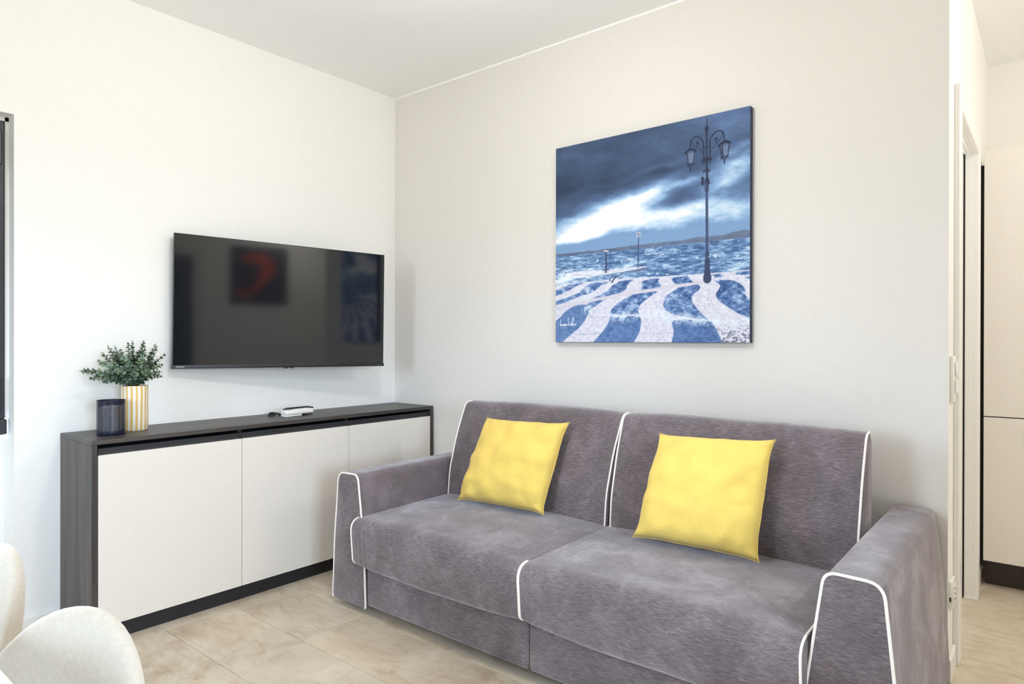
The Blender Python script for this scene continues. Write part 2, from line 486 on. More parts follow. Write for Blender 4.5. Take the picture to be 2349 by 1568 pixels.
PRINT = {'dark':[[(-0.001,0.1069),(0.0307,0.1285),(0.0573,0.1542),(0.0941,0.1747),(0.1299,0.1871),(0.1656,0.1881),(0.1963,0.185),(0.1912,0.1634),(0.2014,0.1501),(0.1912,0.1295),(0.1759,0.1038),(0.1462,0.074),(0.1043,0.0442),(0.0685,0.0185),(0.0368,-0.0031),(-0.001,-0.0062)],[(0.2219,-0.0051),(0.2556,0.0267),(0.2894,0.0606),(0.3139,0.0935),(0.3221,0.1182),(0.3211,0.1336),(0.3517,0.1254),(0.3885,0.1192),(0.4213,0.1244),(0.453,0.1254),(0.4847,0.1264),(0.4918,0.1028),(0.4888,0.074),(0.4806,0.0421),(0.4622,0.0144),(0.4489,-0.0041)],[(0.3231,0.1367),(0.3282,0.1552),(0.3425,0.1716),(0.3701,0.1912),(0.407,0.2107),(0.4489,0.2271),(0.498,0.2312),(0.5419,0.2354),(0.5787,0.2374),(0.5593,0.224),(0.5327,0.2117),(0.5072,0.1942),(0.4847,0.1747),(0.4755,0.1511),(0.4826,0.1285),(0.4346,0.1336),(0.3885,0.1295)],[(0.6442,-0.0031),(0.6534,0.0298),(0.6554,0.0565),(0.6483,0.0802),(0.6442,0.0956),(0.6738,0.1028),(0.7147,0.1048),(0.7546,0.0976),(0.7945,0.0976),(0.8333,0.0925),(0.8487,0.0699),(0.864,0.0401),(0.8732,0.0175),(0.8804,-0.0021)],[(0.6145,0.147),(0.6022,0.1747),(0.6063,0.1942),(0.6186,0.2138),(0.6442,0.2282),(0.6646,0.2395),(0.681,0.2497),(0.7178,0.2518),(0.7505,0.2559),(0.7761,0.2569),(0.7822,0.2446),(0.774,0.2302),(0.7546,0.2199),(0.7423,0.2045),(0.7423,0.1891),(0.7505,0.1706),(0.771,0.147),(0.7945,0.1233),(0.8139,0.1048),(0.8272,0.0966),(0.7751,0.1017),(0.7147,0.1141),(0.6524,0.1264)],[(0.8405,0.2703),(0.8517,0.2734),(0.8896,0.2724),(0.9274,0.2672),(0.956,0.2539),(0.9744,0.2384),(0.9806,0.224),(0.9785,0.2066),(0.9959,0.184),(1.0072,0.1799),(1.0072,0.1007),(0.9785,0.112),(0.9458,0.1274),(0.9121,0.1501),(0.8824,0.1696),(0.8599,0.1891),(0.8517,0.2045),(0.8558,0.2189),(0.8671,0.2333),(0.8732,0.2477),(0.863,0.259)],[(-0.001,0.2662),(0.0409,0.2816),(0.0838,0.2929),(0.1247,0.298),(0.1708,0.297),(0.135,0.2857),(0.0992,0.2703),(0.0675,0.2559),(0.0307,0.2446),(-0.001,0.2374)],[(-0.001,0.297),(0.0624,0.3001),(0.0204,0.2898),(-0.001,0.2878)],[(-0.001,0.2107),(0.0521,0.222),(0.1043,0.2354),(0.1503,0.2508),(0.1605,0.2631),(0.181,0.2785),(0.2157,0.2919),(0.2556,0.297),(0.2945,0.296),(0.3231,0.2929),(0.2791,0.2826),(0.2556,0.2672),(0.2362,0.2549),(0.2055,0.2415),(0.1605,0.2333),(0.1043,0.2179),(0.0573,0.2025),(-0.001,0.1891)],[(0.2209,0.2179),(0.2751,0.2343),(0.3088,0.2518),(0.3272,0.2672),(0.3374,0.2775),(0.3701,0.2919),(0.407,0.298),(0.453,0.298),(0.4305,0.2867),(0.4162,0.2713),(0.4121,0.2549),(0.3845,0.2395),(0.3415,0.2312),(0.2945,0.223),(0.2454,0.2189)],[(0.4867,0.2456),(0.498,0.259),(0.4908,0.2754),(0.502,0.2888),(0.5368,0.295),(0.5675,0.297),(0.5849,0.296),(0.5767,0.2826),(0.593,0.2641),(0.591,0.2559),(0.546,0.2508)],[(0.6524,0.2744),(0.6462,0.2867),(0.6524,0.296),(0.6769,0.298),(0.726,0.2991),(0.7342,0.2929),(0.7301,0.2857),(0.7505,0.2693),(0.7178,0.2672),(0.6687,0.2631),(0.6646,0.2662)],[(0.8323,0.298),(0.8712,0.3001),(0.8845,0.2898),(0.8783,0.2806),(0.8517,0.2837)],[(0.9366,0.2919),(0.9489,0.3042),(1.0031,0.3042),(1.0031,0.2878),(0.9632,0.2888)],[(0.9714,0.2775),(1.0031,0.2795),(1.0031,0.2693)],[(0.1759,0.1788),(0.2065,0.1973),(0.2556,0.2055),(0.2945,0.2086),(0.2607,0.1912),(0.226,0.1706),(0.1963,0.1552)]],'shore':[(-0.001,0.2991),(0.1708,0.3011),(0.3415,0.3063),(0.4796,0.3052),(0.6442,0.3042),(0.7975,0.3042),(1.0102,0.3083)],'band':[(-0.001,0.1757),(0.1196,0.1912),(0.2945,0.2148),(0.4796,0.2395),(0.6524,0.2569),(0.7904,0.2672)],'seam':[[(0.1207,0.0401),(0.2751,0.0411)],[(0.4847,0.0421),(0.6493,0.0421)],[(0.1963,0.1223),(0.318,0.1223)]],'foam':[[(0.3231,0.1346),(0.3517,0.1254),(0.3885,0.1192),(0.4213,0.1244),(0.453,0.1254),(0.4847,0.1285)],[(0.546,0.1418),(0.589,0.1285),(0.6442,0.1038),(0.6738,0.1069),(0.7147,0.11),(0.7546,0.0976),(0.7945,0.0976),(0.8333,0.0946),(0.8906,0.0915),(0.9969,0.0935)],[(0.1708,0.2456),(0.181,0.2621),(0.1963,0.2528)],[(0.181,0.1634),(0.2014,0.1716),(0.1963,0.185)]],'horizon':[(0.001,0.4388),(0.5562,0.4409),(0.9959,0.4471)],'land':[(0.0,0.4532),(0.2975,0.4553),(0.4877,0.4615),(0.6963,0.4604),(0.7669,0.4687),(0.8875,0.4666),(0.9243,0.4748),(0.9744,0.481),(1.0041,0.4758)],'bright':[((0.1125,0.6053),),((0.3252,0.63),),((0.4877,0.6732),),((0.1626,0.5242),),((0.5736,0.5457),),((0.6963,0.555),),((0.9448,0.7112),),((0.8875,0.7924),)],'pier':[(0.0521,0.3484),(0.1247,0.3577),(0.2935,0.3556),(0.4755,0.3577),(0.5327,0.3556),(0.4867,0.3443),(0.3804,0.3381),(0.2812,0.3289),(0.1513,0.3217),(0.0706,0.3279)],'pierdark':[(0.1094,0.3237),(0.2301,0.3268),(0.3313,0.334),(0.4162,0.3381),(0.5102,0.3515),(0.5399,0.3392),(0.4755,0.332),(0.3804,0.3309)],'lamp':[(0.004,[(0.8098,0.9887),(0.8108,0.9486)]),(0.018,[(0.8098,0.9435),(0.8098,0.9404)]),(0.011,[(0.8098,0.9332),(0.8098,0.926)]),(0.0075,[(0.8098,0.925),(0.8098,0.7636)]),(0.009,[(0.8119,0.7626),(0.8119,0.7266)]),(0.0055,[(0.7965,0.7903),(0.7955,0.8736),(0.7904,0.8921),(0.7812,0.9054),(0.7628,0.9157),(0.7454,0.9116),(0.7362,0.8972),(0.7331,0.8756)]),(0.0055,[(0.8252,0.7903),(0.8241,0.8684),(0.8241,0.888),(0.8344,0.9054),(0.8497,0.9188),(0.864,0.9219),(0.8793,0.9147),(0.8865,0.9024),(0.8885,0.8808)]),(0.0028,[(0.7413,0.9034),(0.7454,0.8859),(0.7556,0.8715),(0.774,0.8582),(0.7894,0.8428),(0.7914,0.8304)]),(0.0028,[(0.8804,0.9085),(0.8753,0.89),(0.862,0.8756),(0.8446,0.8592),(0.8292,0.8428),(0.8272,0.8335)]),(0.012,[(0.7669,0.888),(0.7679,0.8859)]),(0.0025,[(0.7751,0.8828),(0.7689,0.8695),(0.7577,0.8736)]),(0.012,[(0.8528,0.89),(0.8538,0.889)]),(0.0025,[(0.8456,0.8859),(0.8517,0.8736),(0.865,0.8767)]),(0.004,[(0.7894,0.8633),(0.8272,0.8602)]),(0.008,[(0.7883,0.8058),(0.8098,0.8088),(0.8323,0.8058)]),(0.014,[(0.7996,0.8078),(0.8221,0.8068)]),(0.004,[(0.7945,0.7544),(0.7996,0.7605),(0.82,0.7585),(0.8231,0.7533),(0.7965,0.7533)]),(0.01,[(0.7106,0.852),(0.7219,0.8602),(0.7403,0.8643),(0.7556,0.8561),(0.7597,0.851)]),(0.007,[(0.729,0.8674),(0.7444,0.8643)]),(0.004,[(0.7188,0.8499),(0.7239,0.7996)]),(0.004,[(0.7546,0.8489),(0.7485,0.7986)]),(0.005,[(0.7188,0.7986),(0.7321,0.7996),(0.7495,0.7975),(0.7321,0.7914),(0.7219,0.7955)]),(0.006,[(0.7331,0.7883),(0.7342,0.7708)]),(0.01,[(0.865,0.8551),(0.8753,0.8643),(0.8967,0.8684),(0.9131,0.8623)]),(0.007,[(0.8855,0.8736),(0.8998,0.8715)]),(0.004,[(0.8691,0.8499),(0.8763,0.8006)]),(0.006,[(0.8793,0.853),(0.8824,0.8068)]),(0.004,[(0.91,0.8571),(0.9049,0.8027)]),(0.005,[(0.8742,0.8006),(0.8865,0.8058),(0.9039,0.8047),(0.8896,0.7965),(0.8773,0.7996)]),(0.006,[(0.8896,0.7914),(0.8896,0.776)]),(0.01,[(0.7904,0.7287),(0.7904,0.6989)]),(0.003,[(0.7975,0.7287),(0.7986,0.6773),(0.8057,0.6711)]),(0.018,[(0.8119,0.7163),(0.8119,0.7143)]),(0.022,[(0.8129,0.704),(0.8129,0.702)]),(0.017,[(0.8119,0.6999),(0.8108,0.668)]),(0.012,[(0.8108,0.666),(0.8129,0.4018)]),(0.014,[(0.8119,0.5406),(0.8119,0.5375)]),(0.019,[(0.8129,0.3947),(0.8129,0.3834)]),(0.0235,[(0.8139,0.3618),(0.8139,0.3217)]),(0.029,[(0.8139,0.3145),(0.8139,0.296)]),(0.037,[(0.8139,0.2888),(0.8139,0.2785)])],'post':[(0.01,[(0.3006,0.4203),(0.2996,0.3433)]),(0.013,[(0.3006,0.4286),(0.3006,0.4224)]),(0.006,[(0.2832,0.3535),(0.317,0.3546)]),(0.005,[(0.4765,0.4943),(0.4755,0.3535)]),(0.005,[(0.3906,0.333),(0.3753,0.3217),(0.3558,0.3145),(0.3405,0.3196),(0.3211,0.3063),(0.3241,0.297)]),(0.008,[(0.3558,0.3207),(0.3333,0.2919)])],'posthead':[(0.007,[(0.2904,0.4481),(0.3119,0.444)])],'sign':[(0.4642,0.5221),(0.4888,0.52),(0.4888,0.4954),(0.4642,0.4964)],'glass':[[(0.7239,0.8499),(0.7515,0.8469),(0.7464,0.8006),(0.727,0.8016)],[(0.8742,0.852),(0.909,0.8551),(0.9029,0.8047),(0.8793,0.8047)]],'signature':[(0.003,[(0.0317,0.1151),(0.0307,0.1007),(0.0307,0.0832),(0.0378,0.0853),(0.0409,0.0904),(0.0337,0.0894)]),(0.003,[(0.047,0.0915),(0.0429,0.0853),(0.0501,0.0863),(0.0532,0.0935),(0.0552,0.0853),(0.0603,0.0925),(0.0583,0.0802),(0.0654,0.0894),(0.0695,0.0853)]),(0.0026,[(0.0695,0.0853),(0.0746,0.0894),(0.0777,0.0874)]),(0.0028,[(0.0818,0.1223),(0.0777,0.111),(0.0828,0.0997),(0.0798,0.0894),(0.0849,0.0853),(0.09,0.0894),(0.0941,0.0863)]),(0.0028,[(0.0941,0.0853),(0.0992,0.0966),(0.1022,0.111),(0.1084,0.1233),(0.1135,0.1131),(0.1104,0.1038),(0.1012,0.0915),(0.1002,0.0843)]),(0.0028,[(0.1002,0.0884),(0.1063,0.0915),(0.1022,0.0863),(0.1094,0.0843),(0.1135,0.0915),(0.1186,0.0904),(0.1155,0.0843),(0.1196,0.0874),(0.1237,0.0915),(0.1278,0.0894)])],'caption':[(0.0016,[(0.0327,0.0761),(0.0337,0.0709)]),(0.0016,[(0.0389,0.0761),(0.0399,0.0709)]),(0.0016,[(0.045,0.0761),(0.045,0.0699)]),(0.0016,[(0.0501,0.0761),(0.0511,0.0699)]),(0.0016,[(0.0562,0.0761),(0.0573,0.0699)]),(0.0016,[(0.0624,0.0761),(0.0634,0.0699)]),(0.0016,[(0.0685,0.0761),(0.0685,0.0699)]),(0.0016,[(0.1022,0.0761),(0.1033,0.0709)]),(0.0016,[(0.1094,0.0761),(0.1094,0.0709)]),(0.0016,[(0.1176,0.075),(0.1176,0.0709)])],'splash':[(0.0573,0.3412),(0.0787,0.3268),(0.0378,0.3124),(0.0215,0.3094)]}
# =================================================================== THE ROOM
H = 2.70
XL, YB, XK, YW = -4.6, -5.0, 1.7456, -2.9147
T = 0.12

def wall(name, boxes, mat):
    bm = bmesh.new()
    for lo, hi in boxes: bx(bm, lo, hi)
    return tag(bm_obj(name, bm, mat), kind='structure')

# floor slab with its planks as parts
floor = struct('floor')
box('screed', (XL - T, YB - T, -0.12), (XK + T, 0.3, -0.004), M['grout'], floor)
PW, PL = 0.3017, 1.20
tile_me = {}
def plank_mesh(w, l):
    key = (round(w, 3), round(l, 3))
    if key not in tile_me:
        bm = bx(bmesh.new(), (0.0009, 0.0009, -0.010), (w - 0.0009, l - 0.0009, 0.0), 0.0008, 1)
        bmesh.ops.recalc_face_normals(bm, faces=bm.faces)
        me = bpy.data.meshes.new('plank'); bm.to_mesh(me); bm.free()
        me.materials.append(M['tile'])
        tile_me[key] = me
    return tile_me[key]
k0 = -0.9494
i0 = math.floor((XL - k0) / PW)
i = i0
while k0 + i * PW < XK:
    xa, xb = max(k0 + i * PW, XL), min(k0 + (i + 1) * PW, XK)
    ymax = 0.0 if xb <= 0.3 else YW + 0.05
    ofs = ((i * 0.42) % 1.0) * PL
    y = YB - ofs
    while y < ymax:
        ya, yb = max(y, YB), min(y + PL, ymax)
        if yb - ya > 0.01 and xb - xa > 0.005:
            o = bpy.data.objects.new('plank', plank_mesh(xb - xa, yb - ya))
            COL.objects.link(o); o.location = (xa, ya, 0); o.parent = floor
        y += PL
    i += 1

wall('ceiling', [((XL - T, YB - T, H), (XK + T, 0.3, H + 0.12))], M['ceiling'])
# wall carrying the television, with the window niche at its left end
WX0, WX1, WZ0, WZ1 = -2.66, -1.967, 0.80, 2.081
wall('wall_left', [((WX1, 0, -0.12), (0.12, 0.30, H)), ((XL, 0, -0.12), (WX0, 0.30, H)),
                   ((WX0, 0, WZ1), (WX1, 0.30, H)), ((WX0, 0.145, -0.12), (WX1, 0.30, WZ0))], M['white_wall'])
wall('wall_right', [((0, YW, -0.12), (T, 0, H))], M['beige_wall'])
DX0, DX1, DZ = 0.215, 0.955, 2.06
wall('wall_kitchen_side', [((0.0008, YW - 0.0006, -0.12), (DX0, YW + 0.10, H)), ((DX1, YW, -0.12), (XK, YW + 0.10, H)),
                           ((DX0, YW, DZ), (DX1, YW + 0.10, H))], M['kitchen_wall'])
wall('wall_kitchen_end', [((XK, YB, -0.12), (XK + T, YW + 0.10, H))], M['kitchen_wall'])
VX0, VX1, VZ0, VZ1 = -3.30, -2.10, 0.70, 1.95
wall('wall_rear', [((XL, YB - T, -0.12), (VX0, YB, H)), ((VX1, YB - T, -0.12), (XK + T, YB, H)),
                   ((VX0, YB - T, -0.12), (VX1, YB, VZ0)), ((VX0, YB - T, VZ1), (VX1, YB, H))], M['kitchen_wall'])
UY0, UY1, UZ0, UZ1 = -1.72, -1.00, 0.95, 2.10
wall('wall_window_side', [((XL - T, YB - T, -0.12), (XL, UY0, H)), ((XL - T, UY1, -0.12), (XL, 0.30, H)),
                          ((XL - T, UY0, -0.12), (XL, UY1, UZ0)), ((XL - T, UY0, UZ1), (XL, UY1, H))], M['white_wall'])

# white cut-in line under the ceiling above the beige wall
bm = bx(bmesh.new(), (-0.0015, YW, H - 0.010), (0.0, 0, H))
tag(bm_obj('trim_1', bm, M['ceiling']), kind='structure')

# baseboards
def baseboard(name, boxes):
    bm = bmesh.new()
    for lo, hi in boxes: bx(bm, lo, hi, 0.003, 1)
    return tag(bm_obj(name, bm, M['white_lacquer'], smooth=True, auto=30), kind='structure')
baseboard('baseboard_left', [((WX1 - 0.012, -0.012, 0), (-1.8125, 0.0, 0.07)), ((WX1 - 0.012, 0.0, 0), (WX1, 0.145, 0.07))])
baseboard('baseboard_right', [((-0.012, YW, 0), (0.0, -0.36, 0.07))])
baseboard('baseboard_kitchen', [((-0.012, YW - 0.0125, 0), (0.143, YW - 0.0007, 0.08)), ((1.032, YW - 0.0125, 0), (1.235, YW, 0.075))])

# window in the niche: white outer frame, anthracite sash, hinge covers, bottom rail, pane
win = struct('window_1', ((WX0 + WX1) / 2, 0.07, WZ0))
wb = win.location
def wbx(name, lo, hi, mat, bev=0.002): return box(name, lo, hi, mat, win, bev, 1, wb)
bm = bmesh.new()
for lo, hi in [((WX0, .07, WZ0), (WX0 + .013, .20, WZ1)), ((WX1 - .013, .07, WZ0 + .07), (WX1, .20, WZ1)), ((WX0, .07, WZ1 - .016), (WX1, .20, WZ1)), ((WX0, .10, WZ0), (WX1 - .0131, .20, WZ0 + .02))]:
    bx(bm, Vector(lo) - wb, Vector(hi) - wb)
tag(bm_obj('window_frame', bm, M['white_lacquer'], win), label='white outer frame')
sx0, sx1, sz0, sz1 = WX0 + .0135, WX1 - .0135, WZ0 + .07, WZ1 - .0165
bm = bmesh.new()
for lo, hi in [((sx0, .066, sz0), (sx0 + .07, .13, sz1)), ((sx1 - .07, .066, sz0), (sx1, .13, sz1)), ((sx0 + .07, .066, sz1 - .07), (sx1 - .07, .13, sz1)), ((sx0 + .07, .066, sz0), (sx1 - .07, .13, sz0 + .07))]:
    bx(bm, Vector(lo) - wb, Vector(hi) - wb, .003, 1)
bm_obj('sash', bm, M['black_frame'], win, smooth=True, auto=30)
wbx('pane', (sx0 + .068, .093, sz0 + .068), (sx1 - .068, .099, sz1 - .068), M['glass'], 0)
wbx('hinge', (sx1 - .038, .052, sz1 - .18), (sx1 - .012, .068, sz1 - .045), M['tv_black'], .004)
wbx('hinge', (sx1 - .038, .052, sz0 + .03), (sx1 - .012, .068, sz0 + .165), M['tv_black'], .004)
wbx('bottom_rail', (WX0, .050, WZ0 + .008), (WX1 - .010, .10, WZ0 + .069), M['black_frame'], .004)

win = struct('added_window_rear', ((VX0 + VX1) / 2, YB - .06, VZ0)); wb = win.location  # added window, out of view, lets in sky fill from the rear wall
bm = bmesh.new()
xm = (VX0 + VX1) / 2
for lo, hi in [((VX0, YB - .10, VZ0), (VX0 + .07, YB - .04, VZ1)), ((VX1 - .07, YB - .10, VZ0), (VX1, YB - .04, VZ1)), ((VX0, YB - .10, VZ0), (VX1, YB - .04, VZ0 + .07)), ((VX0, YB - .10, VZ1 - .07), (VX1, YB - .04, VZ1)), ((xm - .05, YB - .10, VZ0), (xm + .05, YB - .04, VZ1))]:
    bx(bm, Vector(lo) - wb, Vector(hi) - wb)
bm_obj('window_frame', bm, M['black_frame'], win)
for a, b in ((VX0 + .06, xm - .04), (xm + .04, VX1 - .06)):
    box('pane', (a, YB - .075, VZ0 + .06), (b, YB - .069, VZ1 - .06), M['glass'], win, 0, 1, wb)

win = struct('window_3', (XL - .06, (UY0 + UY1) / 2, UZ0)); wb = win.location
bm = bmesh.new()
ym = (UY0 + UY1) / 2
for lo, hi in [((XL - .10, UY0, UZ0), (XL - .04, UY0 + .06, UZ1)), ((XL - .10, UY1 - .06, UZ0), (XL - .04, UY1, UZ1)), ((XL - .10, UY0, UZ0), (XL - .04, UY1, UZ0 + .06)), ((XL - .10, UY0, UZ1 - .06), (XL - .04, UY1, UZ1)), ((XL - .10, ym - .05, UZ0), (XL - .04, ym + .05, UZ1))]:
    bx(bm, Vector(lo) - wb, Vector(hi) - wb)
bm_obj('window_frame', bm, M['black_frame'], win)
for a, b in ((UY0 + .05, ym - .04), (ym + .04, UY1 - .05)):
    box('pane', (XL - .075, a, UZ0 + .05), (XL - .069, b, UZ1 - .05), M['glass'], win, 0, 1, wb)

# sliding door in the kitchen-side wall
door = struct('door_1', ((DX0 + DX1) / 2, YW, 0)); db = door.location
def dbx(name, lo, hi, mat, bev=0.0015): return box(name, lo, hi, mat, door, bev, 1, db)
dbx('door_leaf', (DX0 + .002, YW + .040, .008), (DX1 - .014, YW + .078, DZ - .014), M['white_lacquer'])
dbx('jamb', (DX1 - .012, YW - .002, 0), (DX1 + .012, YW + .034, DZ), M['white_lacquer'])
dbx('jamb', (DX0 - .012, YW - .002, 0), (DX0 + .012, YW + .034, DZ), M['white_lacquer'])
dbx('jamb', (DX0, YW - .002, DZ - .012), (DX1, YW + .018, DZ + .012), M['white_lacquer'])
dbx('jamb', (DX0, YW + .019, DZ - .008), (DX1, YW + .036, DZ + .012), M['white_lacquer'])
dbx('seal', (DX1 - .013, YW + .0345, .004), (DX1 + .012, YW + .085, DZ - .008), M['dark_gap'], 0)
dbx('architrave', (.150, YW - .020, 0), (DX0 + .012, YW - .0005, DZ + .07), M['white_lacquer'], .003)
dbx('architrave', (DX1 - .012, YW - .020, 0), (1.030, YW - .0005, DZ + .07), M['white_lacquer'], .003)
dbx('architrave', (DX0 + .012, YW - .020, DZ - .012), (DX1 - .012, YW - .0005, DZ + .07), M['white_lacquer'], .003)

# dark glazed door on the rear wall (only seen mirrored in the television)
door2 = struct('door_2', (-1.75, YB, 0)); d2 = door2.location
box('door_leaf', (-2.00, YB + .001, .01), (-1.00, YB + .03, 2.15), plain('blue_grey_door', (58, 68, 82), .3), door2, .003, 1, d2)
box('handle', (-1.30, YB + .05, 1.50), (-1.06, YB + .065, 1.52), M['chrome'], door2, .004, 2, d2)
box('handle', (-1.10, YB + .03, 1.50), (-1.08, YB + .06, 1.52), M['chrome'], door2, .002, 1, d2)

# =================================================================== SIDEBOARD
SX0, SX1, SD, SH = -1.8094, -0.0085, 0.353, 0.80
sb = thing('sideboard', ((SX0 + SX1) / 2, -SD / 2, 0), 'long low sideboard with dark oak casing and three pale doors under the television', 'sideboard')
B = sb.location
def sbx(name, lo, hi, mat, bev=0.0, parent=sb): return box(name, lo, hi, mat, parent, bev, 1, B)
tag(sbx('top_panel', (SX0, -SD, SH - .018), (SX1, -.003, SH), M['wood_x'], .0012), label='dark oak top')
for a in (SX0, SX1 - .020):
    sbx('side_panel', (a, -SD, 0), (a + .020, -.003, SH - .018), M['wood_z'], .001)
sbx('back_panel', (SX0 + .02, -.02, .06), (SX1 - .02, -.003, SH - .018), M['black_plinth'])
sbx('base_panel', (SX0 + .02, -SD + .022, .0735), (SX1 - .02, -.0205, .09), M['black_plinth'])
tag(sbx('plinth', (SX0 + .02, -SD + .040, 0), (SX1 - .02, -SD + .055, .073), M['black_plinth']), label='black recessed plinth')
dxs = [SX0 + .0215, -1.2020, -0.6130, SX1 - .0215]
for a, b in zip(dxs[:-1], dxs[1:]):
    a2, b2 = a + .0012, b - .0012
    tag(sbx('door', (a2, -SD + .001, .074), (b2, -SD + .020, .7405), M['door_front'], .0008), label='pale grey door front')
    # black grip channel: C-shaped profile closed by end caps
    bm = bmesh.new()
    for lo, hi in [((a2, -SD + .001, .764), (b2, -SD + .022, .7665)), ((a2, -SD + .012, .7435), (b2, -SD + .022, .764)), ((a2, -SD + .012, .7415), (b2, -SD + .020, .7435))]:
        bx(bm, Vector(lo) - B, Vector(hi) - B)
    # slightly canted inner face
    bx(bm, Vector((a2, -SD + .004, .758)) - B, Vector((b2, -SD + .012, .764)) - B)
    for e in (a2, b2 - .004):
        bx(bm, Vector((e, -SD + .002, .742)) - B, Vector((e + .004, -SD + .012, .764)) - B)
    tag(bm_obj('grip_channel', bm, M['black_channel'], sb), label='black metal grip channel above the door')
for d in dxs[1:3]:
    sbx('divider', (d - .009, -SD + .024, .091), (d + .009, -.0205, SH - .019), M['black_plinth'])

# =================================================================== SOFA
sofa = thing('sofa', (-0.5, -1.80, 0), 'grey brown velour two-seat sofa bed with cream piping against the beige wall', 'sofa')
S0 = sofa.location.copy()
V, VA = M['velour'], M['velour_arm']

def arm(sgn):
    """sgn +1: arm beside the sideboard, -1: arm beside the door. outline in (y,z) seen from the front"""
    # distances from the sofa's middle line
    mid = -1.80
    pts = [(1.125, .030), (1.112, .30), (1.082, .597), (.948, .600), (.905, .30), (.893, .030)]
    rad = [.012, .5, .045, .035, .4, .012]
    prof = round_poly([Vector((p[0], p[1])) for p in pts], rad, 7)
    xf, xb = -.942, -.020
    bm = bmesh.new()
    secs = []
    nx = 14
    for k in range(nx + 1):
        t = k / nx
        x = xf + (xb - xf) * t
        # soft front edge and slightly sagging top
        ins = 0.0
        ring = []
        for q in prof:
            yy, zz = q.x, q.y
            if zz > .5: zz += .004 * math.sin(math.pi * t)
            bulge = .008 * math.sin(math.pi * t) * max(0, math.sin(math.pi * min(1, zz / .6)))
            yy += bulge if yy > 1.0 else -bulge * .4
            ring.append((x, mid + sgn * yy, zz))
        secs.append(ring)
    # front rim: two inset rings
    def inset(ring, d, dx):
        cy = sum(p[1] for p in ring) / len(ring); cz = sum(p[2] for p in ring) / len(ring)
        out = []
        for p in ring:
            v = Vector((p[1] - cy, p[2] - cz)); L = v.length
            v *= (L - d) / L
            out.append((p[0] + dx, cy + v.x, cz + v.y))
        return out
    rings = [inset(secs[0], .010, -.0035), inset(secs[0], .004, -.002)] + secs + [inset(secs[-1], .01, .006)]
    vv = [[bm.verts.new(Vector(p) - S0) for p in r] for r in rings]
    n = len(prof)
    for a, b in zip(vv[:-1], vv[1:]):
        for k in range(n):
            bm.faces.new((a[k], a[(k + 1) % n], b[(k + 1) % n], b[k]))
    # front panel as a slightly domed fan
    c0 = Vector((xf - .006, sum(p[1] for p in rings[0]) / n, sum(p[2] for p in rings[0]) / n)) - S0
    cv = bm.verts.new(c0)
    for k in range(n): bm.faces.new((cv, vv[0][(k + 1) % n], vv[0][k]))
    bm.faces.new(vv[-1])
    o = bm_obj('arm', bm, VA, sofa, smooth=True, auto=50)
    # piping round the front panel, from floor edge up over the top and down again
    path = [Vector((xf - .001, p[1], p[2])) - S0 for p in secs[0]]
    # profile starts at the outer bottom corner; leave the bottom edge open
    path = [p for p in path if p.z > .031]
    tag(bm_obj('piping', tube(bmesh.new(), path, .0042, 8), M['piping'], o, smooth=True), label='cream piping cord')
    return o
arm(1); arm(-1)

# base panels with the seam between them
for a, b in ((-.905, -1.7898), (-1.7902, -2.695)):
    box('base_panel', (-.938, b, .040), (-.06, a, .236), V, sofa, .014, 3, S0)

def sweep_cushion(name, prof, ya, yb, dome, edge, mat, yfun=None, ny=110):
    """closed profile in (x,z) swept along y between ya and yb, rounded at both ends; yfun(z) trims the ends"""
    P = [Vector((p[0], p[1])) for p in prof]
    n = len(P)
    cx = sum(p.x for p in P) / n; cz = sum(p.y for p in P) / n
    nr = []
    for i in range(n):
        t = P[(i + 1) % n] - P[i - 1]
        v = Vector((t.y, -t.x)).normalized()
        if v.dot(P[i] - Vector((cx, cz))) < 0: v = -v
        nr.append(v)
    bm = bmesh.new(); rings = []; ends = []
    for k in range(ny + 1):
        s = 0.5 - 0.5 * math.cos(math.pi * k / ny)
        u = 2 * s - 1
        d = dome * (1 - abs(u) ** 4)
        ring = []
        for p, v in zip(P, nr):
            e0, e1 = yfun(p.y) if yfun else (0, 0)
            y = (ya + e0) + ((yb + e1) - (ya + e0)) * s
            wob = .004 * mnoise.noise(Vector((p.x * 5, y * 5, p.y * 5 + 9.1))) * (1 - abs(u) ** 8)
            # gathers running away from the piping at both ends
            g = math.exp(-((s - .10) / .07) ** 2) + .6 * math.exp(-((s - .88) / .08) ** 2)
            wob += .0016 * g * math.sin(y * 210 + 2.2 * mnoise.noise(Vector((y * 9, p.y * 6, 3.3)))) * max(0, mnoise.noise(Vector((p.x * 7, y * 3, p.y * 7))) + .35)
            q = p + v * (d + wob)
            ring.append(Vector((q.x, y, q.y)) - S0)
        rings.append([bm.verts.new(q) for q in ring])
    for a, b in zip(rings[:-1], rings[1:]):
        for i in range(n):
            bm.faces.new((a[i], a[(i + 1) % n], b[(i + 1) % n], b[i]))
    for r, sg in ((rings[0], 1), (rings[-1], -1)):
        c = Vector((0, 0, 0))
        for vtx in r: c += vtx.co
        c /= n
        inner = [bm.verts.new(c + (vtx.co - c) * .90 + Vector((0, .006 * (1 if ya > yb else -1) * sg, 0))) for vtx in r]
        cv = bm.verts.new(c + Vector((0, .010 * (1 if ya > yb else -1) * sg, 0)))
        for i in range(n):
            bm.faces.new((r[i], r[(i + 1) % n], inner[(i + 1) % n], inner[i]))
            bm.faces.new((inner[i], inner[(i + 1) % n], cv))
    paths = [[v.co.copy() for v in rings[0]], [v.co.copy() for v in rings[-1]]]
    o = bm_obj(name, bm, mat, sofa, smooth=True, auto=55)
    return o, paths

